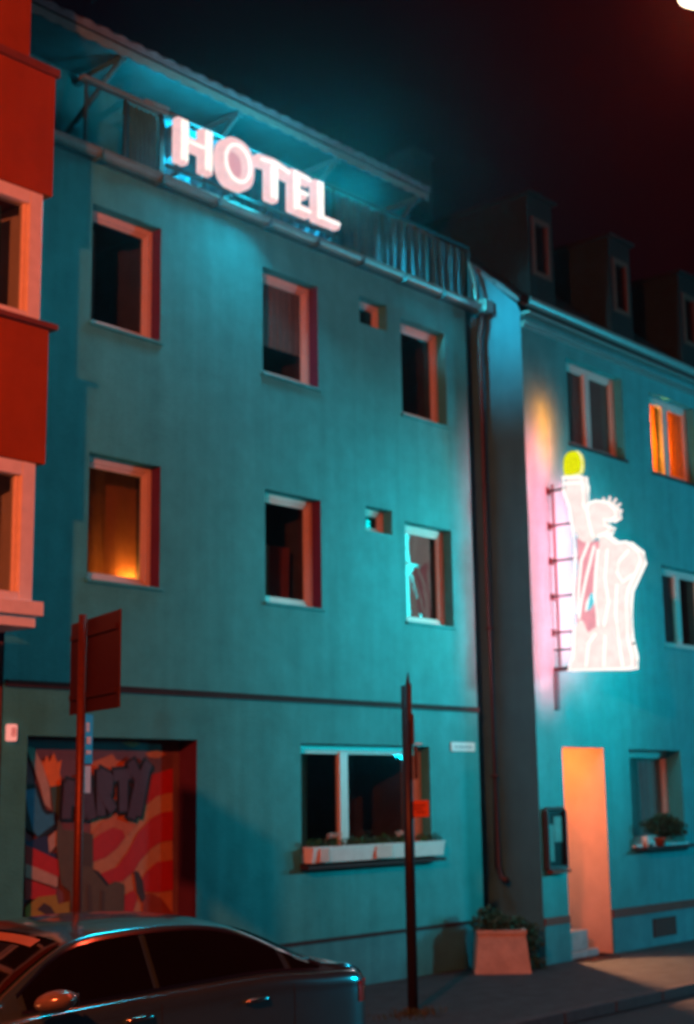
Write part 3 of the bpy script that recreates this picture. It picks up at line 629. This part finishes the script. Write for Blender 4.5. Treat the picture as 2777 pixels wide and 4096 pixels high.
# ================================================================== neon figure blade sign
F=thing('neon_figure_sign','tall neon sign of a robed figure with spiked crown raising a yellow torch','neon sign',(16.86,10.95,5.0))
XF=16.86
def sheet(poly,t,m,name,lab=None):
    b=MB(); b.prism_x(poly,XF-t,XF+t); o=b.build(name,m,F,bevel=.02)
    if lab: o['label']=lab
    return o
sheet(FIG['body'],.055,M['fig_face'],'robe'); sheet(FIG['drape'],.03,M['fig_pale'],'drape'); sheet(FIG['arm'],.042,M['fig_face'],'raised_arm'); hd=sheet(FIG['head'],.048,M['fig_face'],'crowned_head')
fl=sheet(FIG['flame'],.05,M['flame'],'torch_flame')
b=MB(); p=FIG['flame']; b.tube([(XF-.03,y,z) for y,z in p[6:]+p[:1]],.016,6); b.build('flame_rim',M['flame_rim'],fl)
for side in (-1,1):
    b=MB()
    for k in ('o1','o2','o3','o4','o5','f1','f2','f3','f4','f5','f6','f7','f8','f9','f10'):
        b.tube([(XF+side*.07,y,z) for y,z in FIG[k]],.018,6)
    b.build('neon_tube',M['fig_tube'],F)
b=MB()
for a in (-15,12,39,66,93,120):
    an=math.radians(a); cy,cz=10.0,5.93
    p0=(XF,cy-.11*math.sin(an),cz+.11*math.cos(an)); p1=(XF,cy-.215*math.sin(an),cz+.205*math.cos(an))
    b.pill([p0,p1],.020,8)
b.build('crown_ray',M['fig_face'],hd)
b=MB()
for z in (6.36,5.86,5.36,4.86,4.36):
    b.tube([(XF,10.949,z),(XF,10.50,z)],.016,6); b.box(XF-.05,XF+.05,10.935,10.948,z-.05,z+.05)
b.box(XF-.03,XF+.03,10.62,10.949,3.83,3.88); b.box(XF-.05,XF+.05,10.925,10.949,3.3,3.86); b.box(XF-.02,XF+.02,10.86,10.88,3.86,6.45)
b.tube([(XF,10.949,4.12),(XF+.02,9.70,4.12)],.014,6)
b.build('wall_bracket',M['metal'],F)
# ================================================================== orange house with bays (left)
O=thing('orange_bay_house','orange red house at the left with white framed bay windows','house',(6.5,11.6,0))
b=MB(); XR=7.86; XL=4.0; YB=10.5
for z0,z1 in ((7.80,9.02),(5.20,6.48)): b.box(XL,XR,YB,11.7,z0,z1)
b.build('spandrel',M['orange'],O,bevel=.006)
b=MB(); b.box(XL,XR-.24,YB+.1,11.7,9.10,12.2); b.build('upper_bay_wall',M['orange'],O)
b=MB(); b.box(XL,XR+.03,YB-.03,11.7,9.022,9.10); b.build('bay_ledge',M['band'],O)
b=MB(); b.box(XL,XR+.06,YB-.06,11.7,6.482,6.53); b.build('bay_ledge',M['band'],O)
def bay(z0,z1):
    f=MB(); xr=7.77; y=YB+.02
    f.box(xr-.15,xr,y,y+.16,z0,z1); f.box(6.0,6.12,y,y+.16,z0,z1); f.box(XL,xr-.15,y,y+.14,z1-.13,z1); f.box(XL,xr-.15,y,y+.14,z0,z0+.08); f.box(6.9,6.97,y+.02,y+.12,z0+.08,z1-.13)
    f.box(xr-.19,xr-.15,y+.04,y+.12,z0+.08,z1-.13)
    f.box(xr-.02,xr,y+.16,11.6,z0,z1)
    o=f.build('window',M['white'],O,bevel=.01)
    p=MB(); p.box(XL,xr-.19,y+.07,y+.076,z0+.08,z1-.13); p.build('pane',M['glass'],o)
    q=[(7.28+.2*i/20,y+.25+.02*math.sin(i*1.3)) for i in range(21)]
    p=MB(); p.grid([[(a,c,z0+.1) for a,c in q],[(a,c,z1-.14) for a,c in q]]); p.build('curtain',M['screen'],o)
    p=MB(); p.box(XL,xr-.03,11.45,11.5,z0,z1); p.build('interior',M['room'],o)
    return o
bay(6.532,7.798); lo=bay(3.93,5.198)
b=MB(); b.box(XL,XR-.02,YB-.06,YB+.3,3.80,3.928); b.box(XL,XR-.06,YB,11.7,3.70,3.799); b.build('sill',M['white'],lo,bevel=.008)
b=MB(); b.face([(-6,11.64,0),(8.27,11.64,0),(8.27,11.64,3.7),(-6,11.64,3.7)]); b.face([(-6,11.66,3.6),(7.6,11.66,3.6),(7.6,11.66,12.2),(-6,11.66,12.2)]); b.build('wall',M['brownwall'],O)
b=MB(); b.box(8.04,8.12,11.56,11.638,0,3.69); b.build('downpipe',M['band'],O)
b=MB(); b.box(-6,7.9,10.3,12,12.2,12.35); b.build('eaves',M['slate'],O)
b=MB(); b.box(8.285,8.385,11.52,11.586,2.75,2.91); nl=tag(b.build('house_number_light',M['numlight'],bevel=.015),'small lit red house number box on the left wall','house number light')
def txt(s,size,loc,rot,m,parent,name='number',ext=.002):
    cu=bpy.data.curves.new(name,'FONT'); cu.body=s; cu.size=size; cu.extrude=ext; cu.align_x='CENTER'; cu.align_y='CENTER'
    o=bpy.data.objects.new(name,cu); COL.objects.link(o); o.location=loc; o.rotation_euler=rot
    me=bpy.data.meshes.new_from_object(o); bpy.data.objects.remove(o)
    o=bpy.data.objects.new(name,me); COL.objects.link(o); me.materials.append(m); o.location=loc; o.rotation_euler=rot
    if parent: o.parent=parent; o.matrix_parent_inverse=q_world(parent).inverted()
    return o
txt('8',.12,(8.335,11.516,2.83),(PI/2,0,0),mat('number_ink',(.7,.1,.08),.5),nl)

# ================================================================== traffic sign seen from behind
T=thing('traffic_sign','large rectangular traffic sign seen from behind on a rusty red pole','traffic sign',(7.02,8.85,0))
b=MB(); b.tube([(7.02,8.85,0),(7.02,8.85,3.6)],.034,12); b.build('pole',M['pole'],T)
az=math.radians(71); ux,uy=math.cos(az),math.sin(az); nx_,ny_=math.sin(az),-math.cos(az)
def sp(s,off): return (7.02+ux*s+nx_*off,8.85+uy*s+ny_*off)
c0=sp(-.14,.05)
b=MB(); b.obox((c0[0],c0[1],3.21),az,.545,.006,.36); pl=b.build('sign_panel',M['signback'],T,bevel=.004)
b=MB(); 
for zz in (2.98,3.45): b.obox((sp(-.14,.035)[0],sp(-.14,.035)[1],zz),az,.5,.012,.02)
b.build('clamp_rail',M['signback'],pl)
c1=sp(-.535,.066); txt('3',.17,(c1[0],c1[1],2.945),(PI/2,0,az+PI*0),M['orangeplate'],pl,'number_sticker')
az2=math.radians(22); b=MB(); b.obox((7.10,8.86,2.65),az2,.065,.008,.19); bl=b.build('blue_plate',M['blue'],T,bevel=.01)
for sx,sz,hw,hh in ((7.085,2.74,.022,.035),(7.10,2.64,.026,.026),(7.10,2.55,.032,.014)):
    b=MB(); b.obox((sx,8.846,sz),az2,hw,.0025,hh); b.build('white_symbol',M['whitesign'],bl)
b=MB(); b.obox((7.09,8.86,2.345),az2,.06,.008,.105); b.build('white_plate',M['whitesign'],T,bevel=.01)
# ================================================================== slim pole with edge-on signs
T2=thing('street_sign_pole','slim dark street pole with edge-on signs and a small orange plate','sign pole',(12.07,9.73,0))
b=MB(); b.tube([(12.07,9.73,0),(12.07,9.73,3.34)],.055,12); b.tube([(12.10,9.73,3.33),(12.11,9.73,3.48)],[.03,.006],8); b.build('pole',M['metal'],T2)
b=MB(); b.obox((12.11,9.72,3.16),math.radians(42),.085,.02,.2); b.obox((12.13,9.71,2.88),math.radians(42),.09,.02,.16); b.build('edge_on_sign',M['metal'],T2,bevel=.006)
b=MB(); b.obox((12.17,9.70,2.53),math.radians(40),.10,.02,.17); b.build('edge_on_sign',M['metal'],T2,bevel=.006)
b=MB(); b.obox((12.13,9.66,2.725),math.radians(-30),.055,.03,.006); b.build('clamp',M['white'],T2)
b=MB(); b.obox((12.14,9.655,2.05),math.radians(-38),.115,.01,.088); op=b.build('orange_plate',M['orangeplate'],T2,bevel=.012)
b=MB()
for k,(dx,dz,hw) in enumerate(((0,.035,.07),(-.02,0,.06),(.02,-.035,.05))):
    a=math.radians(-38); b.obox((12.14+dx*math.cos(a)-.0115*math.sin(-a),9.655-.0115*math.cos(a)+dx*math.sin(a),2.05+dz),a,hw,.001,.008)
b.build('plate_lettering',mat('plate_lettering_red',(.35,.05,.02),.6),op)
# weeds round its foot
wd=MB()
for k in range(260):
    a=random.uniform(0,2*PI); r=abs(random.gauss(0,.16)); x,y=12.0+r*math.cos(a)*1.6,9.66+r*math.sin(a); h=random.uniform(.02,.09)
    t=random.uniform(0,2*PI); w=.008; dx,dy=w*math.cos(t),w*math.sin(t); lx,ly=random.uniform(-.03,.03),random.uniform(-.03,.03)
    wd.face([(x-dx,y-dy,.0),(x+dx,y+dy,.0),(x+lx,y+ly,h)])
tag(wd.build('weeds',M['weed']),'low weeds growing round the foot of the slim pole','weeds',kind='stuff')
# ================================================================== street name plate
b=MB(); b.box(15.27,15.79,Y1-.022,Y1-.006,2.745,2.865); sn=tag(b.build('street_name_plate',M['whitesign'],bevel=.006),'small white street name plate on the turquoise wall','street name plate')
b=MB(); x=15.33
while x<15.72:
    w=random.uniform(.018,.03); b.box(x,x+w,Y1-.0245,Y1-.0228,2.785,2.785+random.choice((.03,.045))); x+=w+.012
b.build('lettering',mat('grey_lettering',(.35,.35,.38),.6),sn)

# ================================================================== foliage helper
def leaves(b,cx,cy,cz,rx,ry,rz,n,s=.035,m=0,dens=.5):
    for k in range(n):
        while True:
            p=Vector((random.uniform(-1,1),random.uniform(-1,1),random.uniform(-1,1)))
            if p.length<=1 and (p.length>.35): break
        if noise.noise(Vector((cx+p.x*1.5,cy+p.y*1.5,cz+p.z*1.5))*3)<-.25: continue
        c=Vector((cx+p.x*rx,cy+p.y*ry,cz+p.z*rz)); a=random.uniform(0,2*PI); e=random.uniform(-.9,.9); L=s*random.uniform(.6,1.4)
        d=Vector((math.cos(a)*math.cos(e),math.sin(a)*math.cos(e),math.sin(e)))*L
        q=d.cross(Vector((random.uniform(-1,1),random.uniform(-1,1),1))).normalized()*L*.38
        b.face([c,c+d*.45+q,c+d,c+d*.45-q],m)
# planter with ivy
pc=(15.52,11.07); th=math.radians(-50)
PT=thing('concrete_planter','square concrete planter flaring at the foot beside the house corner','planter',(pc[0],pc[1],0))
def sq(h,z): 
    o=[]
    for dx,dy in ((-h,-h),(h,-h),(h,h),(-h,h)): o.append((pc[0]+dx*math.cos(th)-dy*math.sin(th),pc[1]+dx*math.sin(th)+dy*math.cos(th),z))
    return o
b=MB(); lv=[(.35,0),(.335,.10),(.295,.47),(.31,.475),(.31,.52)]
for (h0,z0),(h1,z1) in zip(lv[:-1],lv[1:]):
    A,B_=sq(h0,z0),sq(h1,z1)
    for k in range(4): b.face([A[k],A[(k+1)%4],B_[(k+1)%4],B_[k]])
A,B_,C_=sq(.31,.52),sq(.26,.52),sq(.255,.45)
for k in range(4): b.face([A[k],A[(k+1)%4],B_[(k+1)%4],B_[k]]); b.face([B_[k],B_[(k+1)%4],C_[(k+1)%4],C_[k]])
b.face(sq(.255,.45)); b.build('tub',M['concrete'],PT,bevel=.008)
b=MB(); b.face(sq(.257,.49)); b.build('soil',M['dark'],PT)
iv=MB(); iv.tube([(pc[0],pc[1],.48),(pc[0]-.05,pc[1],.62)],.015,6)
leaves(iv,pc[0]-.05,pc[1]+.05,.58,.34,.30,.12,900,.05); leaves(iv,pc[0]-.08,pc[1]+.1,.68,.18,.15,.12,260,.05)
leaves(iv,pc[0]+.22,pc[1]-.12,.50,.20,.20,.13,420,.05)
ax,ay=pc[0]+.30,pc[1]-.24
for k in range(9): leaves(iv,ax+random.uniform(-.03,.05),ay+random.uniform(-.05,.05),.50-.055*k,.13,.12,.08,110,.045)
leaves(iv,ax+.08,ay-.02,.06,.2,.14,.06,220,.045)
leaves(iv,pc[0]+.42,pc[1]+.0,.58,.12,.10,.06,120,.04)
tag(iv.build('ivy_plant',M['leaf']),'dark trailing ivy spilling over the concrete planter','ivy')
# flower box on the hotel sill
FB=thing('flower_box','long white plastic flower box on the sill of the wide ground floor window','flower box',(13.6,11.5,1.43))
b=MB()
for x0,x1 in ((12.40,13.60),(13.62,14.86)):
    P=[(11.40,1.60),(11.43,1.44),(11.55,1.44),(11.56,1.60)]
    b.prism_x(P,x0,x1); b.box(x0-.008,x1+.008,11.39,11.565,1.60,1.622)
b.build('trough',M['white'],FB,bevel=.01)
b=MB(); b.box(12.50,12.66,11.385,11.400,1.455,1.60); b.build('pink_patch',mat('pink_box_patch',(.75,.36,.28),.5),FB)  # pinkish patches on the trough front
b=MB(); b.box(13.50,13.80,11.387,11.400,1.46,1.60); b.build('pink_patch',mat('pale_pink_box_patch',(.72,.46,.40),.5),FB)
lf=MB()
for k in range(18): leaves(lf,12.5+k*.135,11.49,1.66,.10,.07,random.uniform(.04,.075),75,.035,0 if k%3 else 1)
for cx in (12.80,12.9,14.05,14.2): leaves(lf,cx,11.48,1.74,.07,.05,.03,60,.03,2)
tag(lf.build('flower_box_plants',[M['leaf'],M['leaf2'],M['petal']]),'low green plants with pale blossoms growing in the white flower box','plants')
# potted plant and candle pot on right ledge
b=MB(); P=[]
for r,z in ((.0,1.408),(.06,1.408),(.085,1.50),(.10,1.51),(.10,1.53),(.08,1.53)): P.append([(19.22+r*math.cos(2*PI*k/20),10.80+r*math.sin(2*PI*k/20),z) for k in range(21)])
b.grid(P); PP=thing('potted_plant','bushy potted plant in a terracotta pot on the right window ledge','potted plant',(19.22,10.80,1.41)); b.build('pot',M['terracotta'],PP)
lf=MB(); leaves(lf,19.33,10.78,1.70,.42,.17,.17,1300,.05); leaves(lf,19.0,10.80,1.70,.28,.13,.10,300,.04); leaves(lf,19.6,10.76,1.66,.30,.13,.12,420,.045)
for k in range(7): lf.tube([(19.22,10.8,1.5),(19.22+random.uniform(-.3,.4),10.8+random.uniform(-.08,.08),1.72)],.006,5)
lf.build('foliage',M['leaf'],PP)
b=MB(); P=[]
for r,z in ((0,1.408),(.045,1.408),(.05,1.54),(.048,1.56),(0,1.56)): P.append([(18.80+r*math.cos(2*PI*k/20),10.80+r*math.sin(2*PI*k/20),z) for k in range(21)])
b.grid(P); tag(b.build('white_pot',M['white']),'small plain white pot at the left end of the right window ledge','pot')

# ================================================================== parked car
CR=thing('parked_car','dark silver saloon car parked at the kerb with cyan reflections on its roof','car',(6.1,7.7,-.12))
YC=7.70
def lerp(t,pts):
    """smooth interpolation of a table"""
    xs=[p[0] for p in pts]
    if t<=xs[0]: return pts[0][1]
    if t>=xs[-1]: return pts[-1][1]
    for i in range(len(xs)-1):
        if xs[i]<=t<=xs[i+1]:
            x0,y0=pts[i]; x1,y1=pts[i+1]; m0=(pts[i+1][1]-pts[i-1][1])/(xs[i+1]-xs[i-1]) if i>0 else (y1-y0)/(x1-x0)
            m1=(pts[i+2][1]-pts[i][1])/(xs[i+2]-xs[i]) if i+2<len(xs) else (y1-y0)/(x1-x0)
            h=x1-x0; u=(t-x0)/h
            return (2*u**3-3*u*u+1)*y0+(u**3-2*u*u+u)*h*m0+(-2*u**3+3*u*u)*y1+(u**3-u*u)*h*m1
BELT=[(3.70,.60),(3.85,.72),(4.3,.86),(4.9,.98),(5.5,1.03),(6.4,1.05),(7.1,1.055),(7.6,1.02),(8.0,.99),(8.14,.94),(8.20,.90)]
HW=[(3.70,.45),(3.85,.66),(4.2,.80),(4.8,.84),(6.0,.85),(7.2,.85),(7.8,.81),(8.06,.76),(8.20,.66)]
RZ=[(3.70,.62),(3.85,.75),(4.3,.90),(4.80,1.00),(5.0,1.10),(5.3,1.26),(5.62,1.385),(6.0,1.42),(6.5,1.415),(6.86,1.375),(7.09,1.31),(7.31,1.225),(7.55,1.125),(7.74,1.065),(7.94,1.045),(8.12,.99),(8.20,.91)]
RH=[(3.70,.40),(3.85,.60),(4.3,.72),(4.8,.74),(5.0,.70),(5.6,.60),(6.5,.60),(7.0,.60),(7.4,.64),(7.7,.68),(7.9,.70),(8.20,.62)]
def sec(x):
    hw=lerp(x,HW); bz=lerp(x,BELT); rz_=max(lerp(x,RZ),bz+.012); rh=min(lerp(x,RH),hw*.95)
    crown=.045 if rz_>bz+.15 else .03
    bot=.07
    return [(hw*.90,bot),(hw*.985,bot+.09),(hw*1.0,.40),(hw*.99,.62),(hw*.985,bz-.10),(hw*.955,bz-.02),(hw*.93,bz),
            (hw*.93+(rh-hw*.93)*.5,bz+(rz_-bz)*.52),(rh+.02,rz_-.035 if rz_>bz+.1 else rz_-.006),(rh*.90,rz_),(rh*.5,rz_+crown*.75),(0,rz_+crown)]
def smooth(pts,n):
    out=[]
    for i in range(len(pts)-1):
        p0=pts[max(i-1,0)];p1=pts[i];p2=pts[i+1];p3=pts[min(i+2,len(pts)-1)]
        for k in range(n):
            t=k/n
            out.append(tuple(.5*((2*p1[j])+(-p0[j]+p2[j])*t+(2*p0[j]-5*p1[j]+4*p2[j]-p3[j])*t*t+(-p0[j]+3*p1[j]-3*p2[j]+p3[j])*t**3) for j in (0,1)))
    out.append(pts[-1]); return out
xs=[3.70+.04*i for i in range(117)]; xs=[x for x in xs if x<=8.19]+[8.20]
rows=[]
for x in xs:
    h=smooth(sec(x),4)
    rows.append([(x,YC-y,z) for y,z in h]+[(x,YC+y,z) for y,z in h[-2::-1]])
b=MB(); b.grid(rows,flip=True)
b.face([p for p in rows[0]]); b.face([p for p in rows[-1]][::-1])
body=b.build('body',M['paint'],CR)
def side_y(x,z):
    h=smooth(sec(x),6); best=None
    for (ya,za),(yb,zb) in zip(h[:-1],h[1:]):
        if za<=z<=zb and zb>za: best=ya+(yb-ya)*(z-za)/(zb-za)
    return best if best is not None else h[-1][0]
def patch(name,m,top,bot,x0,x1,parent,off=.007,n=30,k=8,both=True):
    res=[]
    for sg in ((-1,1) if both else (-1,)):
        P=[]
        for j in range(k+1):
            row=[]
            for i in range(n+1):
                x=x0+(x1-x0)*i/n; zb=lerp(x,bot); zt=max(lerp(x,top),zb+.002); z=zb+(zt-zb)*j/k
                row.append((x,YC+sg*(side_y(x,z)+off),z))
            P.append(row)
        b=MB(); b.grid(P,flip=sg<0); res.append(b.build(name,m,parent))
    return res
WT=[(5.05,1.07),(5.2,1.16),(5.4,1.27),(5.62,1.345),(6.0,1.375),(6.5,1.37),(6.8,1.335),(7.0,1.285),(7.27,1.185),(7.45,1.12),(7.66,1.045)]
WB=[(5.05,1.045),(5.5,1.055),(6.5,1.08),(7.1,1.085),(7.66,1.04)]
patch('front_side_window',M['carglass'],WT,WB,5.16,6.08,CR)
patch('rear_side_window',M['carglass'],WT,WB,6.13,7.24,CR)
patch('quarter_window',M['carglass'],WT,WB,7.31,7.64,CR,n=12)
tr=[(x,z+.014) for x,z in WT]; 
for t_,b_ in ((tr,WT),([(x,z-.002) for x,z in WB],[(x,z-.018) for x,z in WB])):
    patch('window_trim',M['chrome'],t_,b_,5.12,7.62,CR,off=.010,k=1,n=60)
# windscreen and rear window follow the body
def row_patch(name,xa,xb,k0,m,nx,nz,parent):
    P=[]
    for x,r in zip(xs,rows):
        if xa<=x<=xb: P.append([(a+nx,c,e+nz) for a,c,e in r[k0:len(r)-k0]])
    b=MB(); b.grid(P,flip=True); return b.build(name,m,parent)
ws=row_patch('windscreen',4.95,5.57,35,M['carglass'],-.006,.010,CR)
row_patch('rear_window',7.14,7.70,35,M['carglass'],.005,.011,CR)
row_patch('windscreen_strip',5.42,5.50,38,mat('pale_windscreen_strip',(.30,.17,.12),.6),-.010,.016,ws)  # pale band across the upper windscreen
# mirrors, handles, lamps, wheels
for sg in (-1,1):
    yb=YC+sg*.86; P=[]
    for i in range(13):
        u=-1+2*i/12; r=math.sqrt(max(0,1-u*u)); row=[]
        for k in range(17):
            a=2*PI*k/16; row.append((5.22+.10*r*math.cos(a)*(1 if math.cos(a)>0 else 1.25),yb+sg*(.10+.13*u),1.10+.02*u+.065*r*math.sin(a)))
        P.append(row)
    b=MB(); b.grid(P); b.tube([(5.30,YC+sg*.80,1.045),(5.26,YC+sg*.93,1.06)],[.035,.025],8)
    mi=b.build('wing_mirror',mat('mirror_shell',(.30,.26,.24),.25,.6,coat=.5) if sg<0 else M['paint'],CR)
    b=MB(); b.box(5.325,5.33,yb+sg*.02-.06,yb+sg*.18+.02,1.06,1.14); b.build('mirror_glass',M['chrome'],mi)
    for xh in (5.92,6.90):
        zz=.915; ysd=YC+sg*(side_y(xh,zz)+.028)
        b=MB(); b.tube([(xh-.10,ysd-sg*.02,zz),(xh-.07,ysd,zz+.004),(xh+.07,ysd,zz+.006),(xh+.10,ysd-sg*.02,zz+.004)],.014,8); b.build('door_handle',M['chrome'],CR)
    patch_=MB(); P=[]
    for j in range(5):
        P.append([(x,YC+sg*(side_y(x,.78+.035*j)+.006),.78+.035*j) for x in [7.99+.020*i for i in range(11)]])
    patch_.grid(P,flip=sg<0); patch_.box(8.195,8.215,min(YC+sg*.35,YC+sg*.64),max(YC+sg*.35,YC+sg*.64),.78,.91)
    patch_.build('tail_lamp',M['lens'],CR)
    b=MB(); b.box(3.72,3.95,min(YC+sg*.35,YC+sg*.60),max(YC+sg*.35,YC+sg*.60),.55,.66); b.build('headlamp',M['chrome'],CR,bevel=.02)
    for xw in (4.52,7.42):
        yo=YC+sg*.73
        b=MB(); b.tube([(xw,yo-sg*.12,.20),(xw,yo+sg*.125,.20)],.325,32); wh=b.build('wheel',M['rubber'],CR,bevel=.02)
        b=MB(); b.tube([(xw,yo+sg*.10,.20),(xw,yo+sg*.135,.20)],.215,24)
        for k in range(5):
            a=2*PI*k/5; b.tube([(xw,yo+sg*.14,.20),(xw+.2*math.cos(a),yo+sg*.14,.20+.2*math.sin(a))],.022,6)
        b.build('rim',M['rim'],wh)
        b=MB(); n=20; P=[]
        for k in range(n+1):
            a=PI*k/n; P.append([(xw+.345*math.cos(a),YC+sg*.80,.20+.345*math.sin(a)),(xw+.345*math.cos(a),YC+sg*(side_y(xw,.5)+.012),.20+.345*math.sin(a)),(xw+.375*math.cos(a),YC+sg*(side_y(xw,.5)+.006),.20+.375*math.sin(a))])
        b.grid(P); b.build('wheel_arch',M['rubber'],CR)
for xd in (6.105,7.27,5.02):   # door gaps
    P=[[(xd+dx,YC-side_y(xd,z)-.002,z) for dx in (-.004,.004)] for z in [.20+.06*i for i in range(14)]]
    b=MB(); b.grid(P,flip=True); b.build('door_gap',M['rubber'],CR)

# ================================================================== hanging street lamp (top right corner)
SL=thing('street_lamp','bright white street lamp head cut off by the top right corner','street lamp',(10.22,5.0,8.7))
b=MB(); b.tube([(10.36,5,8.83),(10.36,5,8.90)],[.22,.05],16); b.tube([(10.36,5,8.90),(10.36,5,9.25)],.02,6); b.build('hood',M['metal'],SL)
b=MB(); P=[]
for r,z in ((.21,8.83),(.19,8.75),(.12,8.70),(0,8.685)): P.append([(10.36+r*math.cos(2*PI*k/20),5+r*math.sin(2*PI*k/20),z) for k in range(21)])
b.grid(P); b.build('lamp_glass',M['lampglass'],SL)
b=MB(); b.tube([(10.36,5,9.25),(10.36,3.5,9.42),(10.36,-2,9.0),(10.36,-2.6,8.6),(10.36,-2.8,7.8),(10.36,-2.8,-.12)],[.03,.035,.05,.06,.07,.09],10); b.build('mast',M['metal'],SL)

# ================================================================== lights
def point(name,loc,col,pw,r=.1):
    l=bpy.data.lights.new(name,'POINT'); l.color=col; l.energy=pw; l.shadow_soft_size=r
    o=bpy.data.objects.new(name,l); COL.objects.link(o); o.location=loc; return o
def area(name,loc,d,sx,sy,col,pw,spread=180):
    l=bpy.data.lights.new(name,'AREA'); l.shape='RECTANGLE'; l.size=sx; l.size_y=sy; l.color=col; l.energy=pw; l.spread=math.radians(spread)
    o=bpy.data.objects.new(name,l); COL.objects.link(o); o.location=loc
    o.rotation_euler=Vector(d).to_track_quat('-Z','Y').to_euler(); return o
point('sodium_street_light',(-2.0,2.4,6.8),(1.0,.13,.035),LP['sod'],.18)
point('far_cyan_fill',(27,2.0,4.0),(.0,.74,1.0),LP['far'],1.0)  # unseen fill lamp, added to spread cyan over the walls
l=bpy.data.lights.new('cyan_wall_fill','SPOT'); l.energy=LP['wallfill']; l.color=(.0,.93,1.0); l.spot_size=math.radians(34); l.spot_blend=1.0; l.shadow_soft_size=.5  # unseen spot added to brighten the turquoise fronts
o=bpy.data.objects.new('cyan_wall_fill',l); COL.objects.link(o); o.location=(23,-1,5); o.rotation_euler=(Vector((15.6,11.59,3.8))-Vector(o.location)).to_track_quat('-Z','Y').to_euler()
area('torch_glow',(XF-.05,10.62,7.15),(-.05,1,0),.06,.9,(1.0,.055,.0),LP['torch'],150)
area('letter_end_glow',(13.05,11.20,9.45),(1,-.03,-.20),.3,.5,(.0,.82,1.0),LP['hote'],46)
area('figure_pink_glow_left',(XF-.22,10.30,5.3),(-.02,1,0),.14,3.5,(1.0,.035,.05),LP['pink'],90)
area('figure_pink_glow_right',(XF+.16,10.42,5.2),(.3,.95,0),.14,2.5,(1.0,.035,.05),LP['pink']*.9,110)
point('figure_soft_glow',(XF-.3,9.9,4.2),(1.0,.42,.45),LP['soft'],.1)
area('figure_cyan_glow_left',(XF-.2,9.95,5.0),(-.77,.64,0),.8,2.6,(.0,.95,1.0),LP['figc']*.4,84)
area('figure_cyan_glow_right',(XF+.2,9.95,5.0),(.9,.40,0),.8,2.4,(.0,.95,1.0),LP['figc']*.62)
area('letter_front_glow',(11.55,11.10,9.42),(-.35,-.72,-.6),2.8,.4,(.0,.80,1.0),LP['hotf'])
area('letter_back_glow',(11.55,11.40,9.80),(.12,.45,.88),2.8,.2,(.0,.80,1.0),LP['hot'],120)
area('letter_down_glow',(11.55,11.22,9.25),(.12,-.35,-.93),2.8,.2,(.0,.72,1.0),LP['hotd'])
point('entrance_lamp',(17.35,Y2+.62,2.70),(1.0,.23,.025),LP['door'],.06)
l=bpy.data.lights.new('door_spill_spot','SPOT'); l.energy=LP['spot']; l.color=(1.0,.36,.16); l.spot_size=math.radians(58); l.spot_blend=.3; l.shadow_soft_size=.05  # extra spot added to strengthen the door light on the pavement
o=bpy.data.objects.new('door_spill_spot',l); COL.objects.link(o); o.location=(17.40,Y2+.60,2.68); o.rotation_euler=(Vector((16.8,8.9,0))-Vector(o.location)).to_track_quat('-Z','Y').to_euler()
point('room_glow',(10.25,Y1+.46,4.50),(1.0,.30,.04),LP['room'],.03)
point('curtain_glow',(20.5,Y2+.75,7.7),(1.0,.30,.02),LP['cur'],.1)

point('corner_lamp_glow',(10.36,5,8.60),(1.0,.06,.02),LP['corner'],.08)
# ================================================================== world
w=bpy.data.worlds.new('World'); scn.world=w; w.use_nodes=True; nt=w.node_tree; nt.nodes.clear()
o=nt.nodes.new('ShaderNodeOutputWorld'); bg=nt.nodes.new('ShaderNodeBackground'); tc=nt.nodes.new('ShaderNodeTexCoord')
dp=nt.nodes.new('ShaderNodeVectorMath'); dp.operation='DOT_PRODUCT'; dp.inputs[1].default_value=(.80,-.05,.60)
nt.links.new(tc.outputs['Generated'],dp.inputs[0])
r=nt.nodes.new('ShaderNodeValToRGB'); e=r.color_ramp.elements
e[0].position=.55; e[0].color=(.0008,.0010,.0030,1); e[1].position=.97; e[1].color=(.0155,.0004,.0009,1)
x_=e.new(.80); x_.color=(.0022,.0003,.0012,1)
nt.links.new(dp.outputs['Value'],r.inputs['Fac']); nt.links.new(r.outputs[0],bg.inputs['Color']); bg.inputs['Strength'].default_value=1.0
nt.links.new(bg.outputs[0],o.inputs[0])
# ================================================================== render look
scn.view_settings.view_transform='Standard'; scn.view_settings.look='None'; scn.view_settings.exposure=0; scn.view_settings.gamma=1
scn.cycles.use_denoising=True
scn.cycles.max_bounces=5; scn.cycles.diffuse_bounces=3; scn.cycles.transparent_max_bounces=8

if HAZE:
    hz=MB(); hz.box(-75,95,-75,75,-1.3,15);  # volume added to imitate lens halation round letters and lamps
    hm=bpy.data.materials.new('halation_haze'); hm.use_nodes=True; nt=hm.node_tree; nt.nodes.clear()
    o=nt.nodes.new('ShaderNodeOutputMaterial'); v=nt.nodes.new('ShaderNodeVolumePrincipled'); v.inputs['Density'].default_value=HAZE; v.inputs['Color'].default_value=(.85,.9,1,1); v.inputs['Anisotropy'].default_value=.92
    nt.links.new(v.outputs[0],o.inputs['Volume'])
    tag(hz.build('haze',hm),'thin added haze giving the neon letters and lamps a lens halo','haze',kind='stuff')
